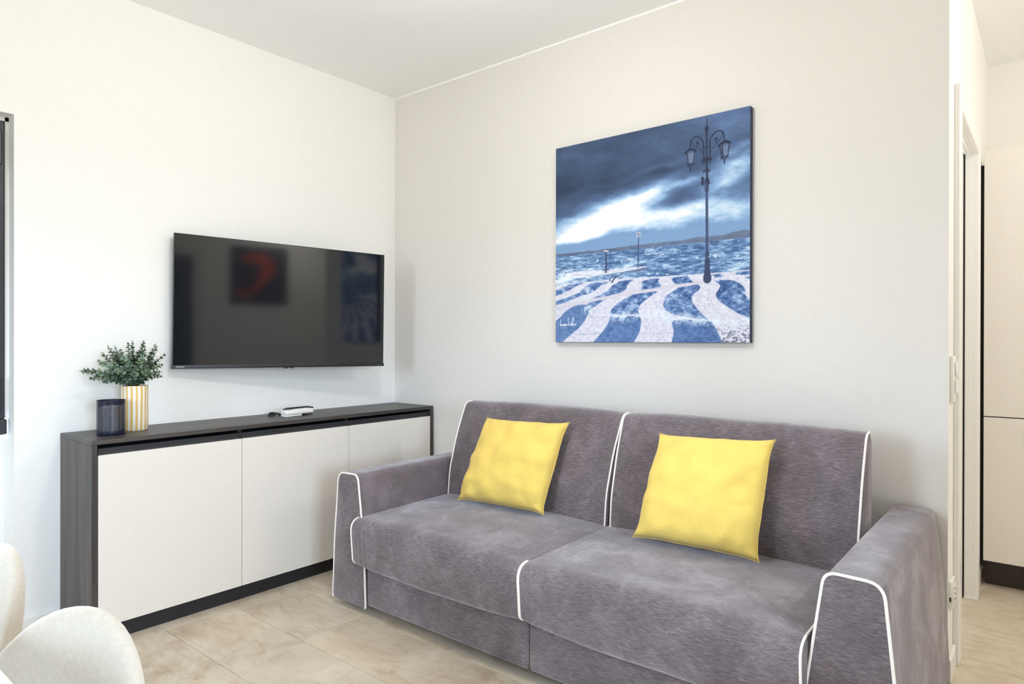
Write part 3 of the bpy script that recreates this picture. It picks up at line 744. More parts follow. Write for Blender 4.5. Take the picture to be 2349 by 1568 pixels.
seat_prof = round_poly([Vector(q) for q in [(-.975, .222), (-.990, .418), (-.70, .424), (-.33, .428), (-.30, .24)]], [.03, .055, .9, .03, .03], 8)
for ya, yb in ((-.862, -1.780), (-1.784, -2.702)):
    o, paths = sweep_cushion('seat_cushion', seat_prof, ya, yb, .016, .01, V)
    for k, pth in enumerate(paths):
        inner = (k == 1) == (ya > -1.0)          # the edge where the two seats meet: piping shows only over the front
        if inner:
            ids = [i for i, q in enumerate(pth) if q.x + S0.x < -.905]
            st_ = next(i for i in ids if (i - 1) % len(pth) not in ids)
            pth = [pth[(st_ + i) % len(pth)] for i in range(len(ids))]
        tag(bm_obj('piping', tube(bmesh.new(), pth, .0038, 8, not inner), M['piping'], o, smooth=True), label='cream piping cord')

back_prof = round_poly([Vector(q) for q in [(-.415, .40), (-.402, .55), (-.352, .72), (-.285, .872), (-.228, .880), (-.222, .70), (-.235, .40)]], [.02, .4, .8, .045, .018, .3, .02], 7)
def trimL(z):
    t = max(0, min(1, (z - .42) / .44))
    return (0.0, .012 * (1 - t ** 2))
def trimR(z):
    t = max(0, min(1, (z - .42) / .44))
    return (-.010 * (1 - t ** 2), 0.0)
for ya, yb, fn in ((-.880, -1.7885, trimL), (-1.793, -2.715, trimR)):
    o, paths = sweep_cushion('back_cushion', back_prof, ya, yb, .010, .01, V, fn)
    for pth in paths:
        tag(bm_obj('piping', tube(bmesh.new(), pth, .0038, 8, True), M['piping'], o, smooth=True), label='cream piping cord')
box('back_frame', (-.205, -2.735, .045), (-.018, -.865, .55), V, sofa, .02, 3, S0)
for x in (-.86, -.12):
    for y in (-.78, -2.82):
        bm = lathe(bmesh.new(), [(.025, 0), (.028, .034)], Vector((x, y, 0)) - S0, 16)
        bm_obj('foot', bm, M['foot'], sofa)

# ------------------------------------------------------------------- cushions
def pillow(label, BL, BR, TL, TR, seed):
    BL, BR, TL, TR = map(Vector, (BL, BR, TL, TR))
    c = (BL + BR) / 2
    t = thing('throw_pillow', (c.x, c.y, c.z), label, 'pillow', 'yellow throw pillows on the sofa')
    nrm = (BR - BL).cross(TL - BL).normalized()
    if nrm.x > 0: nrm = -nrm
    n = 40
    bm = bmesh.new()
    grid = {}
    edge_pts = []
    for side, T in ((1, .088), (-1, .050)):
        for i in range(n + 1):
            for j in range(n + 1):
                u = -1 + 2 * i / n; v = -1 + 2 * j / n
                rim = i in (0, n) or j in (0, n)
                if rim and side == -1:
                    grid[(side, i, j)] = grid[(1, i, j)]; continue
                # concave edges between pulled-out corners
                pu = u * (1 - .085 * (1 - v ** 6) ** .8 * abs(u) ** 3)
                pv = v * (1 - .072 * (1 - u ** 6) ** .8 * abs(v) ** 3)
                if rim:
                    wv = .010 * mnoise.noise(Vector((u * 4.5, v * 4.5, seed)))
                    pu += wv if abs(u) == 1 else 0
                    pv += wv if abs(v) == 1 else 0
                cr = 1 - .022 * abs(u * v) ** 14
                pu *= cr; pv *= cr
                a, b = (pu + 1) / 2, (pv + 1) / 2
                p = BL * (1 - a) * (1 - b) + BR * a * (1 - b) + TL * (1 - a) * b + TR * a * b
                h = max(0, (1 - u * u) * (1 - v * v)) ** .40
                # fuller towards the lower half
                h *= T * (1.0 - .12 * v)
                # folds running in from the edges
                ed = max(abs(u), abs(v))
                fold = .013 * mnoise.noise(Vector((u * 3.2 + seed, v * 3.2, 2.0))) * (1 - ed ** 6)
                fold += .011 * ed ** 3 * (1 - ed ** 10) * math.sin(9 * (v if abs(u) > abs(v) else u) + 3 * mnoise.noise(Vector((u * 2, v * 2, seed + 5))) + seed)
                # sharper creases pulled in from the right and lower edges
                ph = 5.2 * v + 1.8 * u + 1.5 * mnoise.noise(Vector((u * 1.7, v * 1.7, seed + 8)))
                fold -= .010 * (1 - abs(math.sin(ph))) ** 3 * max(0, u) ** 2 * (1 - u ** 10) if u > 0 else 0
                ph = 5.0 * u - 1.6 * v + 1.5 * mnoise.noise(Vector((u * 1.9, v * 1.9, seed + 3)))
                fold -= .009 * (1 - abs(math.sin(ph))) ** 3 * v ** 2 * (1 - v ** 10) if v < 0 else 0
                d = h + (fold if side == 1 else fold * .3) * (0 if rim else 1)
                grid[(side, i, j)] = bm.verts.new(p + nrm * d * side - c)
    for side in (1, -1):
        for i in range(n):
            for j in range(n):
                q = [grid[(side, i, j)], grid[(side, i + 1, j)], grid[(side, i + 1, j + 1)], grid[(side, i, j + 1)]]
                bm.faces.new(q if side == 1 else q[::-1])
    rimv = [grid[(1, i, 0)].co.copy() for i in range(n)] + [grid[(1, n, j)].co.copy() for j in range(n)] + [grid[(1, i, n)].co.copy() for i in range(n, 0, -1)] + [grid[(1, 0, j)].co.copy() for j in range(n, 0, -1)]
    bm_obj('cover', bm, M['yellow'], t, smooth=True)
    bm_obj('seam', tube(bmesh.new(), rimv, .0014, 5, True), M['yellow'], t, smooth=True)
    return t
pillow('yellow cotton throw pillow on the left seat nearer the sideboard', (-.545, -1.062, .447), (-.508, -1.542, .447), (-.385, -1.105, .826), (-.375, -1.585, .838), 1.3)
pillow('yellow cotton throw pillow on the right seat nearer the door', (-.548, -1.972, .447), (-.535, -2.450, .447), (-.385, -2.003, .832), (-.395, -2.460, .850), 4.7)

# =================================================================== TELEVISION
TVA, TVB = Vector((-1.378, -.052, 0)), Vector((-.301, -.258, 0))
tw = (TVB - TVA).length
tvc = (TVA + TVB) / 2
tv = thing('television', (tvc.x, tvc.y, 1.362), 'flat black television turned slightly on its wall arm above the sideboard', 'television')
tv.rotation_euler = (0, R(0.65), math.atan2(TVB.y - TVA.y, TVB.x - TVA.x))
hw, hh = tw / 2, .3145
def tbx(name, lo, hi, mat, bev=.0015, parent=tv): return box(name, lo, hi, mat, parent, bev, 2)
# local: x along the screen, -y out of the screen, z up
bm = bmesh.new()
bx(bm, (-hw + .003, .0025, -hh + .010), (hw - .003, .012, hh), .002, 2)
bx(bm, (-hw + .003, -.0015, hh - .0035), (hw - .003, .004, hh), .001, 1)
for s in (-1, 1):
    bx(bm, (min(s * (hw - .003), s * (hw - .0065)), -.0015, -hh + .012), (max(s * (hw - .003), s * (hw - .0065)), .004, hh), .001, 1)
bm_obj('bezel', bm, M['tv_black'], tv, smooth=True, auto=30)
bm = bx(bmesh.new(), (-hw + .006, -.0008, -hh + .016), (hw - .006, .0025, hh - .003))
tag(bm_obj('screen', bm, M['screen'], tv), label='glossy black screen')
tbx('chin', (-hw, -.004, -hh), (hw, .012, -hh + .0165), M['tv_black'])
bm = bmesh.new()
bx(bm, (-.34, .0121, -.24), (.34, .034, .10), .010, 2)
bm_obj('housing', bm, M['tv_black'], tv, smooth=True, auto=30)
rec = tbx('receiver', (-.026, -.0035, -hh - .0045), (.026, .006, -hh - .0002), M['tv_black'], .001)
box('status_light', (-.002, -.0045, -hh - .0038), (.006, -.0034, -hh - .0010), M['letter'], rec, 0)

def text_mesh(name, s, size, mat, parent, loc, rot, shear=0.0, align='LEFT', ext=.0003):
    cu = bpy.data.curves.new(name + '_curve', 'FONT')
    cu.body = s; cu.size = size; cu.extrude = ext; cu.shear = shear; cu.align_x = align
    cu.resolution_u = 3
    tmp = bpy.data.objects.new(name + '_tmp', cu)
    COL.objects.link(tmp)
    dg = bpy.context.evaluated_depsgraph_get()
    me = bpy.data.meshes.new_from_object(tmp.evaluated_get(dg))
    bpy.data.objects.remove(tmp)
    bpy.data.curves.remove(cu)
    me.materials.clear(); me.materials.append(mat)
    o = bpy.data.objects.new(name, me)
    COL.objects.link(o)
    o.parent = parent; o.location = loc; o.rotation_euler = rot
    return o
text_mesh('lettering', 'Hisense', .0115, M['letter'], tv, (-hw + .017, -.0046, -hh + .0050), (R(90), 0, 0), .15)
dim = plain('dim_grey_print', (110, 110, 114), .5)
for x0, x1 in ((-.040, -.034), (-.032, -.026), (-.020, -.017)):
    box('printed_mark', (hw + x0, -.0044, -hh + .0062), (hw + x1, -.0041, -hh + .0100), dim, tv)
# wall arm: plate on the wall, two links, plate on the set (built in world axes below the television empty)
inv = (Matrix.Translation(tv.location) @ tv.rotation_euler.to_matrix().to_4x4()).inverted()
bm = bmesh.new()
bx(bm, (-.98, -.014, 1.28), (-.88, -.0005, 1.48), .002, 1)
tube(bm, [(-.93, -.012, 1.38), (-.93, -.045, 1.38), (-.83, -.10, 1.38), (-.845, -.125, 1.38)], .014, 8)
bmesh.ops.transform(bm, matrix=inv, verts=bm.verts)
bm_obj('wall_arm', bm, M['tv_black'], tv, smooth=True, auto=30)

# =================================================================== CANVAS PRINT
CY0, CY1, CZ0, CZ1 = -1.256, -2.234, 1.179, 2.152
cv = thing('canvas_print', (-.015, (CY0 + CY1) / 2, (CZ0 + CZ1) / 2), 'square blue canvas photograph of a stormy lakefront with a street lamp above the sofa', 'wall art')
cb = cv.location
box('canvas', (-.0295, CY1, CZ0), (-.0012, CY0, CZ1), M['canvas_edge'], cv, .0015, 1, cb)

def print_image(n=540):
    rs = np.random.RandomState(3)
    U, Vv = np.meshgrid((np.arange(n) + .0) / (n - 1), (np.arange(n) + .0) / (n - 1))
    def vnoise(fx, fy, seed):
        r = np.random.RandomState(seed)
        g = r.rand(int(fy) + 3, int(fx) + 3)
        x, y = U * fx, Vv * fy
        xi, yi = x.astype(int), y.astype(int)
        a, b = x - xi, y - yi
        a, b = a * a * (3 - 2 * a), b * b * (3 - 2 * b)
        return (g[yi, xi] * (1 - a) + g[yi, xi + 1] * a) * (1 - b) + (g[yi + 1, xi] * (1 - a) + g[yi + 1, xi + 1] * a) * b
    def fbm(fx, fy, seed, oc=5, gain=.55):
        s = 0; w = 1; t = 0
        for k in range(oc):
            s = s + w * vnoise(fx * 2 ** k, fy * 2 ** k, seed + k); t += w; w *= gain
        return s / t
    def sm(a, b, x): 
        t = np.clip((x - a) / (b - a), 0, 1); return t * t * (3 - 2 * t)
    def inpoly(P):
        ins = np.zeros(U.shape, bool)
        P = np.array(P)
        for i in range(len(P)):
            x0, y0 = P[i - 1]; x1, y1 = P[i]
            if y0 == y1: continue
            c = ((y0 > Vv) != (y1 > Vv)) & (U < (x1 - x0) * (Vv - y0) / (y1 - y0) + x0)
            ins ^= c
        return ins
    def soft(mask, r=1):
        m_ = mask.astype(float)
        for _ in range(r):
            p_ = np.pad(m_, 1, mode='edge')
            m_ = (p_[:-2, 1:-1] + p_[2:, 1:-1] + p_[1:-1, :-2] + p_[1:-1, 2:] + 2 * p_[1:-1, 1:-1]) / 6
        return m_
    def stroke(pts, w, fade=.0012):
        if len(pts) > 3: pts = [(q.x, q.y) for q in smooth_path([(p_[0], p_[1], 0) for p_ in pts], 4)]
        d = np.full(U.shape, 9.0)
        for (x0, y0), (x1, y1) in zip(pts[:-1], pts[1:]):
            L = (x1 - x0) ** 2 + (y1 - y0) ** 2 + 1e-9
            t = np.clip(((U - x0) * (x1 - x0) + (Vv - y0) * (y1 - y0)) / L, 0, 1)
            d = np.minimum(d, np.hypot(U - x0 - t * (x1 - x0), Vv - y0 - t * (y1 - y0)))
        return np.clip((w / 2 + fade - d) / (2 * fade), 0, 1)
    img = np.zeros(U.shape + (3,))
    def lay(mask, col):
        img[:] = img * (1 - mask[..., None]) + np.asarray(col, float) * mask[..., None] if np.ndim(col) == 1 else img * (1 - mask[..., None]) + col * mask[..., None]
    def grad(val, stops):
        xs = [s[0] for s in stops]
        return np.stack([np.interp(val, xs, [s[1][k] for s in stops]) for k in range(3)], -1)
    # --- storm sky: brightness field
    dU = U + .10 * (fbm(3, 4, 11) - .5); dV = Vv + .09 * (fbm(3, 5, 21) - .5)
    c1 = fbm(2.5, 5, 31, 6); c2 = fbm(5, 12, 41, 5)
    b = .13 + .24 * (c1 - .5) * 2 * .8
    b += .10 * sm(.75, 1.0, dU) * sm(.6, .9, dV)
    def blob(u, v, su, sv, ang, amp):
        ca, sa = math.cos(ang), math.sin(ang)
        x = (dU - u) * ca + (dV - v) * sa; y = -(dU - u) * sa + (dV - v) * ca
        return amp * np.exp(-((x / su) ** 2 + (y / sv) ** 2))
    b += blob(.14, .580, .36, .095, .16, .60)
    b += blob(.08, .530, .25, .030, .10, .30)
    b += blob(.34, .645, .20, .060, .30, .50)
    b += blob(.30, .57, .30, .050, .30, .50)
    b += blob(.58, .565, .26, .055, .22, .42)
    b += .20 * sm(.80, .55, Vv) * sm(.3, .9, U)
    b += blob(.52, .70, .16, .025, .35, .35)
    b += blob(.92, .715, .14, .040, .30, .42)
    b += blob(.72, .72, .22, .020, .15, .22)
    b += blob(.93, .80, .10, .02, .35, .22)
    b += blob(.85, .58, .25, .05, .1, .28)
    b += blob(.5, .80, .4, .015, .1, .08)
    b -= blob(.62, .635, .16, .030, .15, .30)
    b -= blob(.25, .78, .5, .05, -.05, .12)
    b += (fbm(9, 24, 45, 6, .68) - .5) * .62 * np.clip(b * 1.4, .12, .9)
    b += (c2 - .5) * .62 * np.clip(b * 1.6, .15, 1)
    b -= .35 * sm(.535, .475, Vv) * sm(1.1, .2, U)      # grey-blue belt over the horizon
    b = b + (np.maximum(b, .42) - b) * sm(.60, .50, Vv)
    sky = grad(np.clip(b, 0, 1.1), [(0, (52, 68, 92)), (.12, (70, 90, 122)), (.28, (94, 120, 160)), (.45, (133, 168, 210)), (.65, (188, 214, 238)), (.85, (236, 243, 251)), (1.1, (250, 252, 255))])
    img[:] = sky
    # --- far shore and hills
    land = np.array(PRINT['land'])
    top = np.interp(U, land[:, 0], land[:, 1]) + .004 * (fbm(30, 2, 51) - .5)
    ln = ((Vv < top) & (Vv > .43)).astype(float)
    lay(soft(ln), grad(fbm(24, 60, 55), [(.2, (88, 102, 130)), (.8, (116, 130, 156))]))
    # --- water
    hz = .4395 + .006 * U
    wat = sm(hz + .002, hz - .002, Vv)
    w1 = fbm(14, 60, 61, 5, .65); w2 = fbm(34, 150, 71, 3, .7)
    wv = .5 * w1 + .5 * w2 + .10 * sm(.40, .33, Vv) * sm(.6, .1, U)
    water = grad(wv, [(.30, (62, 88, 130)), (.46, (94, 128, 174)), (.58, (138, 172, 210)), (.70, (196, 218, 238)), (.80, (232, 242, 252))])
    lay(wat, water)
    # --- pier
    lay(soft(inpoly(PRINT['pier'])), grad(w2, [(.3, (196, 204, 222)), (.7, (226, 230, 242))]))
    lay(soft(inpoly(PRINT['pierdark'])) * .75, grad(w2, [(.3, (84, 98, 130)), (.7, (150, 165, 195))]))
    # --- promenade
    sh = np.array(PRINT['shore'])
    edge = np.interp(U, sh[:, 0], sh[:, 1]) + .003 * (fbm(40, 3, 81) - .5)
    pave = sm(edge + .002, edge - .002, Vv)
    g1 = fbm(60, 90, 91, 4, .7); g2 = fbm(150, 180, 95, 2, .8)
    lay(pave, grad(.5 * g1 + .5 * g2, [(.25, (188, 192, 212)), (.5, (216, 217, 232)), (.75, (232, 232, 243))]))
    bd = PRINT['band']
    lay(stroke(bd, .016, .006) * .8 * pave, (206, 202, 216))
    wet = sm(.34, .10, Vv)
    for k, P in enumerate(PRINT['dark']):
        msk = soft(inpoly(P), 1)
        streaks = fbm(45, 70, 101 + k, 4, .75)
        deep = np.clip(.15 + .8 * U, 0, 1)
        base = grad(streaks + .12 * (1 - deep), [(.25, (48, 72, 122)), (.48, (84, 114, 166)), (.66, (124, 154, 198)), (.80, (186, 206, 232))])
        if k in (0, 1, 3):
            base = grad(.4 * streaks + .3 + .12 * (1 - deep) + .25 * (g2 - .5), [(.35, (58, 86, 140)), (.55, (92, 122, 172)), (.75, (124, 152, 196))])
        lay(msk, base)
    for S_ in PRINT['seam']:
        lay(stroke(S_, .002, .0015) * .7, (140, 146, 170))
    # pebbled lower right corner
    peb = sm(.80, .88, U) * sm(.10, .02, Vv + .05 * (g1 - .5)) 
    inl = (img.mean(-1) > 185).astype(float)
    lay(peb * inl * sm(.52, .60, fbm(110, 150, 131, 2, .8)) * .9, (110, 116, 138))
    for j, F in enumerate(PRINT['foam']):
        f = stroke(F, .026, .020) * sm(.40, .54, fbm(50, 70, 141 + j, 3, .8))
        lay(f, (226, 238, 250))
    f = stroke(PRINT['splash'], .05, .030) * sm(.35, .55, fbm(40, 50, 151, 3, .8))
    lay(f, (232, 242, 251))
    # scattered white caps
    caps = sm(.72, .80, fbm(40, 90, 161, 3, .7)) * wat * (1 - pave)
    lay(caps * .8, (236, 244, 252))
    # --- posts, sign, lamp
    for w, p_ in PRINT['post']: lay(stroke(p_, w), (70, 84, 116))
    for w, p_ in PRINT['posthead']: lay(stroke(p_, w), (216, 214, 224))
    lay(soft(inpoly(PRINT['sign'])), (168, 180, 200))
    sg = np.array(PRINT['sign']).mean(0)
    lay(stroke([(sg[0] - .003, sg[1] + .006), (sg[0] + .004, sg[1] - .006)], .004), (104, 116, 142))
    for P in PRINT['glass']: lay(soft(inpoly(P)) * .85, (112, 128, 158))
    for w, p_ in PRINT['lamp']:
        vm = np.mean([q[1] for q in p_])
        lay(stroke(p_, w), (48, 54, 76) if vm > .70 else (62, 74, 106))
    vmid = np.clip((Vv - .3) / .4, 0, 1)
    w, p_ = PRINT['lamp'][-6]
    lay(stroke([(q[0] + .002, q[1]) for q in p_], w * .35) * .6, (96, 110, 146))
    for w, p_ in PRINT['signature']: lay(stroke(p_, w, .0010), (240, 244, 252))
    for w, p_ in PRINT['caption']: lay(stroke(p_, w, .0010) * .6, (206, 220, 240))
    # weave of the canvas
    img[:] = img * (1 + .02 * (rs.rand(*U.shape) - .5))[..., None]
    return np.clip(img, 0, 255)

def build_print(n=540):
    im = print_image(n) / 255.0
    ln_ = np.where(im <= 0.04045, im / 12.92, ((im + 0.055) / 1.055) ** 2.4)
    uu_, vv_ = np.meshgrid(np.arange(n) / (n - 1), np.arange(n) / (n - 1))
    co = np.stack([np.full(uu_.shape, -.0302) - cb.x, CY0 - .001 - uu_ * (CY0 - CY1 - .002) - cb.y, CZ0 + .001 + vv_ * (CZ1 - CZ0 - .002) - cb.z], -1).reshape(-1, 3)
    me = bpy.data.meshes.new('print')
    me.vertices.add(n * n)
    me.vertices.foreach_set('co', co.astype(np.float32).ravel())
    idx = np.arange(n * n).reshape(n, n)
    q = np.stack([idx[:-1, :-1], idx[1:, :-1], idx[1:, 1:], idx[:-1, 1:]], -1).reshape(-1, 4)
    m_ = len(q)
    me.loops.add(m_ * 4); me.polygons.add(m_)
    me.loops.foreach_set('vertex_index', q.ravel().astype(np.int32))
    me.polygons.foreach_set('loop_start', np.arange(0, m_ * 4, 4, dtype=np.int32))
    me.update(); me.validate()
    at = me.color_attributes.new('print_colour', 'FLOAT_COLOR', 'POINT')
    rgba = np.ones((n * n, 4), np.float32); rgba[:, :3] = ln_.reshape(-1, 3)
    at.data.foreach_set('color', rgba.ravel())
    mt, nt, p = new_mat('printed_canvas')
    a = N(nt, 'ShaderNodeVertexColor', layer_name='print_colour')
    nz = noise_n(nt, coords(nt, (1, 1, 1)), 900, 2)
    c = mix_c(nt, 0.10, a.outputs[0], nz, 'OVERLAY')
    nt.links.new(c, p.inputs['Base Color'])
    p.inputs['Roughness'].default_value = .75
    p.inputs['Specular IOR Level'].default_value = .2
    return link('print', me, mt, cv)
tag(build_print(), label='printed photograph of lamp post, waves and wavy paving')

# dark canvas with an orange brush shape on the rear wall (only seen mirrored in the television)
ax0, ax1, az0, az1 = -.60, .04, 1.62, 2.30
art = thing('wall_canvas', ((ax0 + ax1) / 2, YB + .015, (az0 + az1) / 2), 'dark square canvas with a curved orange brush shape, mirrored in the television screen', 'wall art')
ab = art.location
box('canvas', (ax0, YB + .001, az0), (ax1, YB + .028, az1), plain('blue_black_canvas', (38, 42, 58), .7, var=.1), art, .002, 1, ab)
def brush(pts, ws):
    pts = smooth_path([(p[0], 0, p[1]) for p in pts], 6)
    bm = bmesh.new(); L = []
    for i, p in enumerate(pts):
        t = (pts[min(i + 1, len(pts) - 1)] - pts[max(i - 1, 0)]).normalized()
        s = Vector((-t.z, 0, t.x)); w = np.interp(i / (len(pts) - 1), np.linspace(0, 1, len(ws)), ws)
        L.append((bm.verts.new(p + s * w), bm.verts.new(p - s * w)))
    for a, b in zip(L[:-1], L[1:]): bm.faces.new((a[0], a[1], b[1], b[0]))
    r = bmesh.ops.extrude_face_region(bm, geom=bm.faces[:])
    for v in r['geom']:
        if isinstance(v, bmesh.types.BMVert): v.co.y += .002
    return bm
o = bm_obj('brush_stroke', brush([(-.26, -.20), (-.16, -.23), (-.06, -.16), (.03, -.05), (.09, .07), (.05, .17), (-.07, .20), (-.20, .17)], [.03, .03, .03, .05, .07, .07, .05, .03]), plain('orange_paint', (196, 74, 36), .6, var=.25, nscale=12), art)
o.location = (0, .0135, 0)

# =================================================================== THINGS ON THE SIDEBOARD
VX, VY = -1.570, -.130
vase = thing('vase', (VX, VY, .8), 'tall cylindrical vase with yellow and white vertical stripes on the sideboard', 'vase')
bm = lathe(bmesh.new(), [(.0, .0), (.049, .0), (.0515, .003), (.0520, .05), (.0516, .12), (.0520, .188), (.0512, .1905), (.0492, .189), (.049, .05), (.0, .045)], (0, 0, 0), 64, cap=False)
bmesh.ops.remove_doubles(bm, verts=bm.verts, dist=1e-6)
bm_obj('body', bm, M['stripes'], vase, smooth=True, auto=40)

# leafy sprigs
plant = thing('artificial_plant', (VX, VY, .806 + .045), 'bushy artificial eucalyptus with small grey green leaves in the striped vase', 'plant')
P0 = Vector((-1.577, -.128, .851))
plant.location = P0
def leaf_mesh():
    bm = bmesh.new()
    out = []
    prof = [(.0, .0), (.12, .22), (.35, .44), (.62, .46), (.85, .28), (1.0, .0)]
    mid = [bm.verts.new((x, 0, .10 * math.sin(math.pi * x) - .16 * x * x)) for x, _ in prof]
    for s in (1, -1):
        side = [None] + [bm.verts.new((x, s * w, .10 * math.sin(math.pi * x) - .16 * x * x + .14 * w)) for x, w in prof[1:-1]] + [None]
        for i in range(len(prof) - 1):
            q = [mid[i], mid[i + 1], side[i + 1], side[i]]
            q = [v for v in q if v is not None]
            bm.faces.new(q if s == 1 else q[::-1])
    me = bpy.data.meshes.new('leaf'); bm.to_mesh(me); bm.free()
    me.materials.append(M['leaf'])
    me.polygons.foreach_set('use_smooth', [True] * len(me.polygons))
    return me
LEAF = leaf_mesh()
rng = random.Random(21)
sprigs = []
targets = [(-.205, -.035, 1.060), (-.175, -.05, 1.030), (-.150, -.06, 1.095), (-.128, -.02, 1.130), (-.105, -.03, 1.155), (-.065, .02, 1.160), (-.03, -.03, 1.165),
           (.01, .03, 1.172), (.035, -.02, 1.178), (.06, .04, 1.172), (.085, -.02, 1.165), (.105, .02, 1.150), (.118, -.03, 1.120), (.112, .04, 1.085),
           (-.055, -.085, 1.105), (-.005, -.105, 1.110), (.045, -.10, 1.120), (.085, -.085, 1.080), (-.10, -.09, 1.060), (.025, -.115, 1.055), (-.035, -.11, 1.040), (.07, -.10, 1.030),
           (-.12, .04, 1.10), (-.04, .06, 1.13), (.05, .07, 1.13), (-.13, -.05, 1.015), (-.075, -.07, 1.14), (.02, -.07, 1.15), (.095, .0, 1.035)]
for k in range(26):
    a_, q_ = rng.uniform(0, 2 * math.pi), rng.uniform(.25, 1.0) ** .6
    targets.append((-.015 + .125 * q_ * math.cos(a_), -.02 + .085 * q_ * math.sin(a_), 1.155 - .125 * q_ ** 2 + rng.uniform(-.03, .015)))
for tx, ty, tz in targets:
    a = Vector((rng.uniform(-.02, .02), rng.uniform(-.02, .02), .10))
    b = Vector((tx * .22, ty * .22, .150))
    e = Vector((tx, ty, tz - P0.z))
    mid_ = b.lerp(e, .5) + Vector((tx * .05, ty * .05, .02))
    sprigs.append(smooth_path([a, b, mid_, e], 6))
leaves = []
for si, pts in enumerate(sprigs):
    L = [0]
    for p, q in zip(pts[:-1], pts[1:]): L.append(L[-1] + (q - p).length)
    s = L[-1] * .36; k = 0
    while s < L[-1]:
        f = s / L[-1]
        i = max(j for j in range(len(L)) if L[j] <= s); i = min(i, len(pts) - 2)
        p = pts[i].lerp(pts[i + 1], (s - L[i]) / max(1e-6, L[i + 1] - L[i]))
        t = (pts[i + 1] - pts[i]).normalized()
        side = t.cross(Vector((0, 0, 1)))
        if side.length < .1: side = Vector((1, 0, 0))
        side.normalize()
        ang0 = k * R(90) + rng.uniform(-.4, .4)
        size = (.0225 if f < .65 else .0225 - .010 * (f - .65) / .35) * rng.uniform(.85, 1.15)
        for h in (0, 1):
            d = Matrix.Rotation(ang0 + h * math.pi, 3, t) @ side
            d = (d * 1.0 + t * rng.uniform(.35, .9)).normalized()
            x = d; z = t - x * t.dot(x); z.normalize(); y = z.cross(x)
            mt = Matrix((x, y, z)).transposed().to_4x4()
            mt.translation = p
            leaves.append((si, mt @ Matrix.Diagonal((size, size * 1.02, size, 1))))
        s += .0115 if f < .75 else .0090
        k += 1
# tip leaves
for si, pts in enumerate(sprigs):
    t = (pts[-1] - pts[-2]).normalized()
    side = t.cross(Vector((0, 0, 1))); side.normalize()
    z = side.cross(t); mt = Matrix((t, -side, z)).transposed().to_4x4(); mt.translation = pts[-1]
    leaves.append((si, mt @ Matrix.Diagonal((.012, .010, .012, 1))))
cl = Vector(cam.matrix_world.translation)
order = sorted(range(len(leaves)), key=lambda i: (P0 + leaves[i][1].translation - cl).length)
single = set(order[:299])
so = []
for si, pts in enumerate(sprigs):
    bm = tube(bmesh.new(), pts, .0014, 5)
    so.append(bm_obj('sprig', bm, M['stem'], plant, smooth=True))
rest = {}
for i, (si, mt) in enumerate(leaves):
    if i in single:
        o = bpy.data.objects.new('leaf', LEAF)
        COL.objects.link(o); o.parent = so[si]; o.matrix_local = mt
    else:
        rest.setdefault(si, []).append(mt)
for si, ms in rest.items():
    bm = bmesh.new()
    for mt in ms:
        t2 = LEAF.copy(); t2.transform(mt); bm.from_mesh(t2); bpy.data.meshes.remove(t2)
    me = bpy.data.meshes.new('leaves'); bm.to_mesh(me); bm.free()
    tag(link('leaves', me, M['leaf'], so[si], smooth=True), kind='stuff')

# perforated metal lantern
HX, HY = -1.693, -.215
hol = thing('candle_holder', (HX, HY, .8), 'dark perforated metal candle holder in front of the striped vase', 'candle holder')
def perforated(r, z0, z1, nc, nr_, mat):
    bm = bmesh.new()
    V_ = {}
    def vert(u, v):
        u = u % nc
        key = (round(u, 3), round(v, 3))
        if key not in V_:
            a = 2 * math.pi * u / nc
            V_[key] = bm.verts.new((r * math.cos(a), r * math.sin(a), z0 + (z1 - z0) * v / nr_))
        return V_[key]
    for i in range(nc):
        slant = .22 if (i // 1) % 2 else -.22
        band = i % 6 == 5
        for j in range(nr_):
            c = [(i, j), (i + 1, j), (i + 1, j + 1), (i, j + 1)]
            cut = (.36 if not band else .14)
            if j >= nr_ - 1 or j < 1: cut = 0
            if cut == 0:
                bm.faces.new([vert(*q) for q in c]); continue
            ctr = (i + .5, j + .5)
            inn = [(ctr[0] - cut, ctr[1] - slant - .12), (ctr[0] + .02, ctr[1] - .40), (ctr[0] + cut, ctr[1] + slant + .0), (ctr[0] - .02, ctr[1] + .40)]
            iv = [vert(*q) for q in inn]; ov = [vert(*q) for q in c]
            bm.faces.new((ov[0], ov[1], iv[1])); bm.faces.new((ov[1], iv[2], iv[1])); bm.faces.new((ov[1], ov[2], iv[2]))
            bm.faces.new((ov[2], iv[3], iv[2])); bm.faces.new((ov[2], ov[3], iv[3])); bm.faces.new((ov[3], iv[0], iv[3]))
            bm.faces.new((ov[3], ov[0], iv[0])); bm.faces.new((ov[0], iv[1], iv[0]))
    return bm
bm_obj('perforated_wall', perforated(.0509, .015, .127, 60, 26, None), M['black_metal'], hol, smooth=True, auto=60)
bm = lathe(bmesh.new(), [(.0509, .127), (.0513, .129), (.0506, .136), (.0524, .1395), (.0518, .1415), (.0496, .1405), (.0497, .130), (.0503, .127)], (0, 0, 0), 60, cap=False)
bm_obj('rim', bm, M['black_metal'], hol, smooth=True, auto=60)
bm = lathe(bmesh.new(), [(.0, .0), (.0496, .0), (.0512, .002), (.0509, .015), (.0500, .015), (.0497, .004), (.0, .004)], (0, 0, 0), 60, cap=False)
bmesh.ops.remove_doubles(bm, verts=bm.verts, dist=1e-6)
bm_obj('base', bm, M['black_metal'], hol, smooth=True, auto=60)

